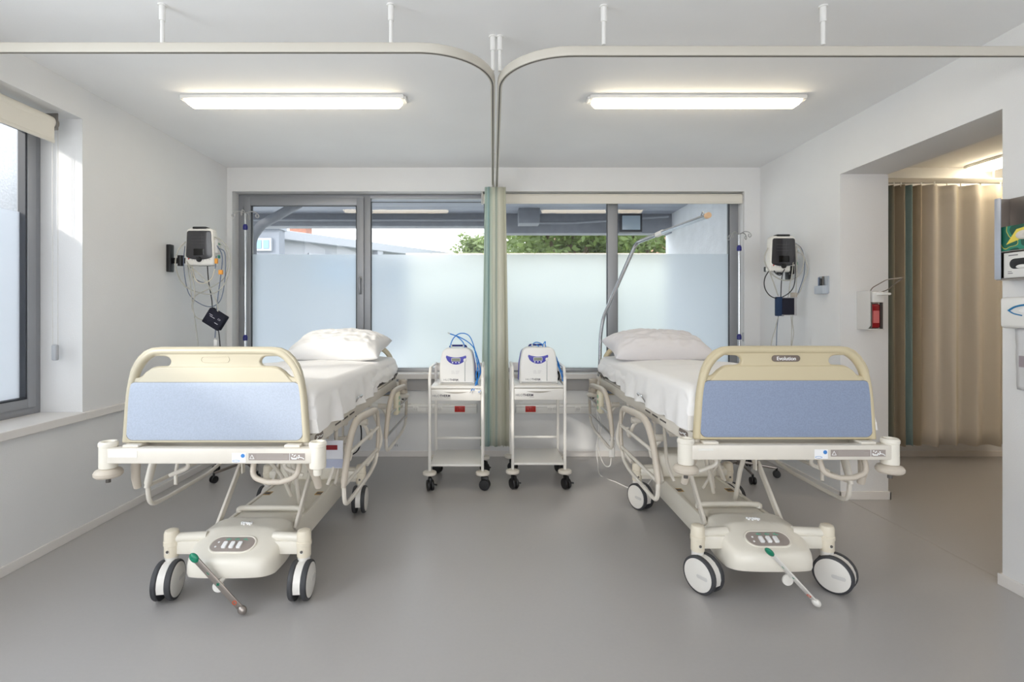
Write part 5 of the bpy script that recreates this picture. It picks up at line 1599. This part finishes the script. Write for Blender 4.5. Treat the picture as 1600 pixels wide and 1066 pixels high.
# trees
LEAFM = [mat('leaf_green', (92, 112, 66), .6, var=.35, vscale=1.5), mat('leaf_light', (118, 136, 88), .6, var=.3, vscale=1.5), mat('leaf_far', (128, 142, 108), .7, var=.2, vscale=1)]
for m_ in LEAFM:
    b_ = m_.node_tree.nodes['Principled BSDF']; tr2 = m_.node_tree.nodes.new('ShaderNodeBsdfTranslucent'); tr2.inputs[0].default_value = rgb(140, 160, 90)
    mx = m_.node_tree.nodes.new('ShaderNodeMixShader'); mx.inputs[0].default_value = .4
    m_.node_tree.links.new(b_.outputs[0], mx.inputs[1]); m_.node_tree.links.new(tr2.outputs[0], mx.inputs[2])
    m_.node_tree.links.new(mx.outputs[0], m_.node_tree.nodes['Material Output'].inputs[0])
BARK = mat('bark', (104, 92, 78), .9, var=.2, vscale=8)
def tree(c, rad, n, leaf, m, label, seed):
    rnd = random.Random(seed)
    t = thing('tree', label, 'tree', (c[0], c[1], -.25), 'trees beyond the terrace')
    mb = MB(); mb.tube([(c[0], c[1], -.25), (c[0] + .1, c[1], c[2] * .5), (c[0], c[1], c[2])], [.16, .12, .08], 8)
    for k in range(7):
        a = k * 2 * PI / 7 + rnd.random()
        e_ = (c[0] + math.cos(a) * rad[0] * .7, c[1] + math.sin(a) * rad[1] * .7, c[2] + rnd.uniform(-.4, .6) * rad[2])
        mb.tube([(c[0], c[1], c[2] * .6), ((c[0] + e_[0]) / 2, (c[1] + e_[1]) / 2, (c[2] * .7 + e_[2]) / 2 + .15), e_], [.06, .04, .015], 6)
    mb.build('trunk', BARK, t)
    vs_, fs = [], []
    cl = [(Vector((c[0] + rnd.uniform(-1, 1) * rad[0] * .8, c[1] + rnd.uniform(-1, 1) * rad[1] * .8, c[2] + rnd.uniform(-1, 1) * rad[2] * .8)), rnd.uniform(.25, .5) * min(rad)) for _ in range(42)]
    for i in range(n):
        cc, cr_ = rnd.choice(cl)
        d = Vector((rnd.gauss(0, 1), rnd.gauss(0, 1), rnd.gauss(0, 1))).normalized() * cr_ * rnd.uniform(.5, 1)
        p = cc + d
        u = Vector((rnd.gauss(0, 1), rnd.gauss(0, 1), rnd.gauss(0, .5))).normalized()
        v = u.cross(Vector((rnd.gauss(0, 1), rnd.gauss(0, 1), rnd.gauss(0, 1)))).normalized()
        l = leaf * rnd.uniform(.7, 1.3)
        k = len(vs_)
        vs_ += [p - u * l, p + v * l * .45 + u * l * .1, p + u * l, p - v * l * .45 + u * l * .1]
        fs.append((k, k + 1, k + 2, k + 3))
    me = bpy.data.meshes.new('foliage'); me.from_pydata([tuple(x - Vector(t.location)) for x in vs_], [], fs); me.materials.append(m)
    o = bpy.data.objects.new('foliage', me); COL.objects.link(o); o.parent = t; o['kind'] = 'stuff'
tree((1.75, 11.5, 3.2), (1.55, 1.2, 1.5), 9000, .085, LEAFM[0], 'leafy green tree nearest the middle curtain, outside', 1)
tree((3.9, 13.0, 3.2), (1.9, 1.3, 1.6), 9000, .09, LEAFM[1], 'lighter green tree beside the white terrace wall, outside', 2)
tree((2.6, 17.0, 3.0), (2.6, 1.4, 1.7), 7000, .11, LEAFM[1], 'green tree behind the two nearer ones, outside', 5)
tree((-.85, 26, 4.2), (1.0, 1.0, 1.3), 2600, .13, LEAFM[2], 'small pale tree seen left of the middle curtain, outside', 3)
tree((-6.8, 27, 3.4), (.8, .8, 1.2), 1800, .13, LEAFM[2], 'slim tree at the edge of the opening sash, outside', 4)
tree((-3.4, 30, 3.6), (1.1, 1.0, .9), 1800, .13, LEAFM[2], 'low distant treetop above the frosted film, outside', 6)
# garden wall: its coping just shows over the frosted film
t = thing('garden_wall', 'pale garden wall whose top edge shows just above the frosted film', 'wall', (1.2, 9.85, -.35))
MB().box(-1.6, 4.2, 9.75, 9.95, -.35, 2.50).build('wall_body', mat('pale_render', (216, 220, 208), .85, var=.05, vscale=3), t)
for k in range(12):
    MB().box(-1.65 + k * .49, -1.65 + k * .49 + .482, 9.70, 10.0, 2.50, 2.555, .01).build('coping_stone', mat('coping', (214, 196, 168), .8, var=.06, vscale=5), t)

# ------------------------------------------------------------------ repeated small pieces become parts of their own
def split_islands(o):
    me = o.data
    bm = bmesh.new(); bm.from_mesh(me); bm.verts.ensure_lookup_table()
    seen = [-1] * len(bm.verts); isl = []
    for v in bm.verts:
        if seen[v.index] >= 0: continue
        k = len(isl); st = [v]; seen[v.index] = k; mem = []
        while st:
            q = st.pop(); mem.append(q)
            for ed in q.link_edges:
                w_ = ed.other_vert(q)
                if seen[w_.index] < 0: seen[w_.index] = k; st.append(w_)
        lo = [min(m.co[i] for m in mem) - .0008 for i in range(3)]; hi = [max(m.co[i] for m in mem) + .0008 for i in range(3)]
        isl.append([{k}, lo, hi])
    ch = True
    while ch:
        ch = False
        for i in range(len(isl)):
            for j in range(i + 1, len(isl)):
                if all(isl[i][1][a] <= isl[j][2][a] and isl[j][1][a] <= isl[i][2][a] for a in range(3)):
                    isl[i] = [isl[i][0] | isl[j][0], [min(isl[i][1][a], isl[j][1][a]) for a in range(3)], [max(isl[i][2][a], isl[j][2][a]) for a in range(3)]]
                    isl.pop(j); ch = True; break
            if ch: break
    if len(isl) > 1:
        for n_, (ids, lo, hi) in enumerate(isl):
            b2 = bm.copy(); b2.verts.ensure_lookup_table()
            bmesh.ops.delete(b2, geom=[v for v in b2.verts if seen[v.index] not in ids], context='VERTS')
            if n_ == 0:
                first = b2; continue
            m2 = me.copy(); b2.to_mesh(m2); b2.free()
            c = o.copy(); c.data = m2; COL.objects.link(c)
        first.to_mesh(me); first.free()
    bm.free()
SPLIT = {'hinge', 'end_cap', 'end_bracket', 'mattress_platform', 'rocker_switch', 'control_button', 'button', 'hose_tip', 'scissor_link', 'socket_rim', 'pin_hole', 'frame_slot', 'hose_fitting', 'curtain_glider', 'orange_clip', 'green_connector', 'bottle_frame', 'shelf', 'plug_pin', 'window_glass', 'panel_icons', 'lettering', 'bold_lettering', 'pedal_shaft', 'base_box', 'panel_marks', 'castor_arm'}
SPLIT -= {'lettering', 'bold_lettering', 'panel_icons', 'base_box', 'castor_arm'}
for o in list(sc.objects):
    if o.type == 'MESH' and o.name.split('.')[0] in SPLIT:
        split_islands(o)
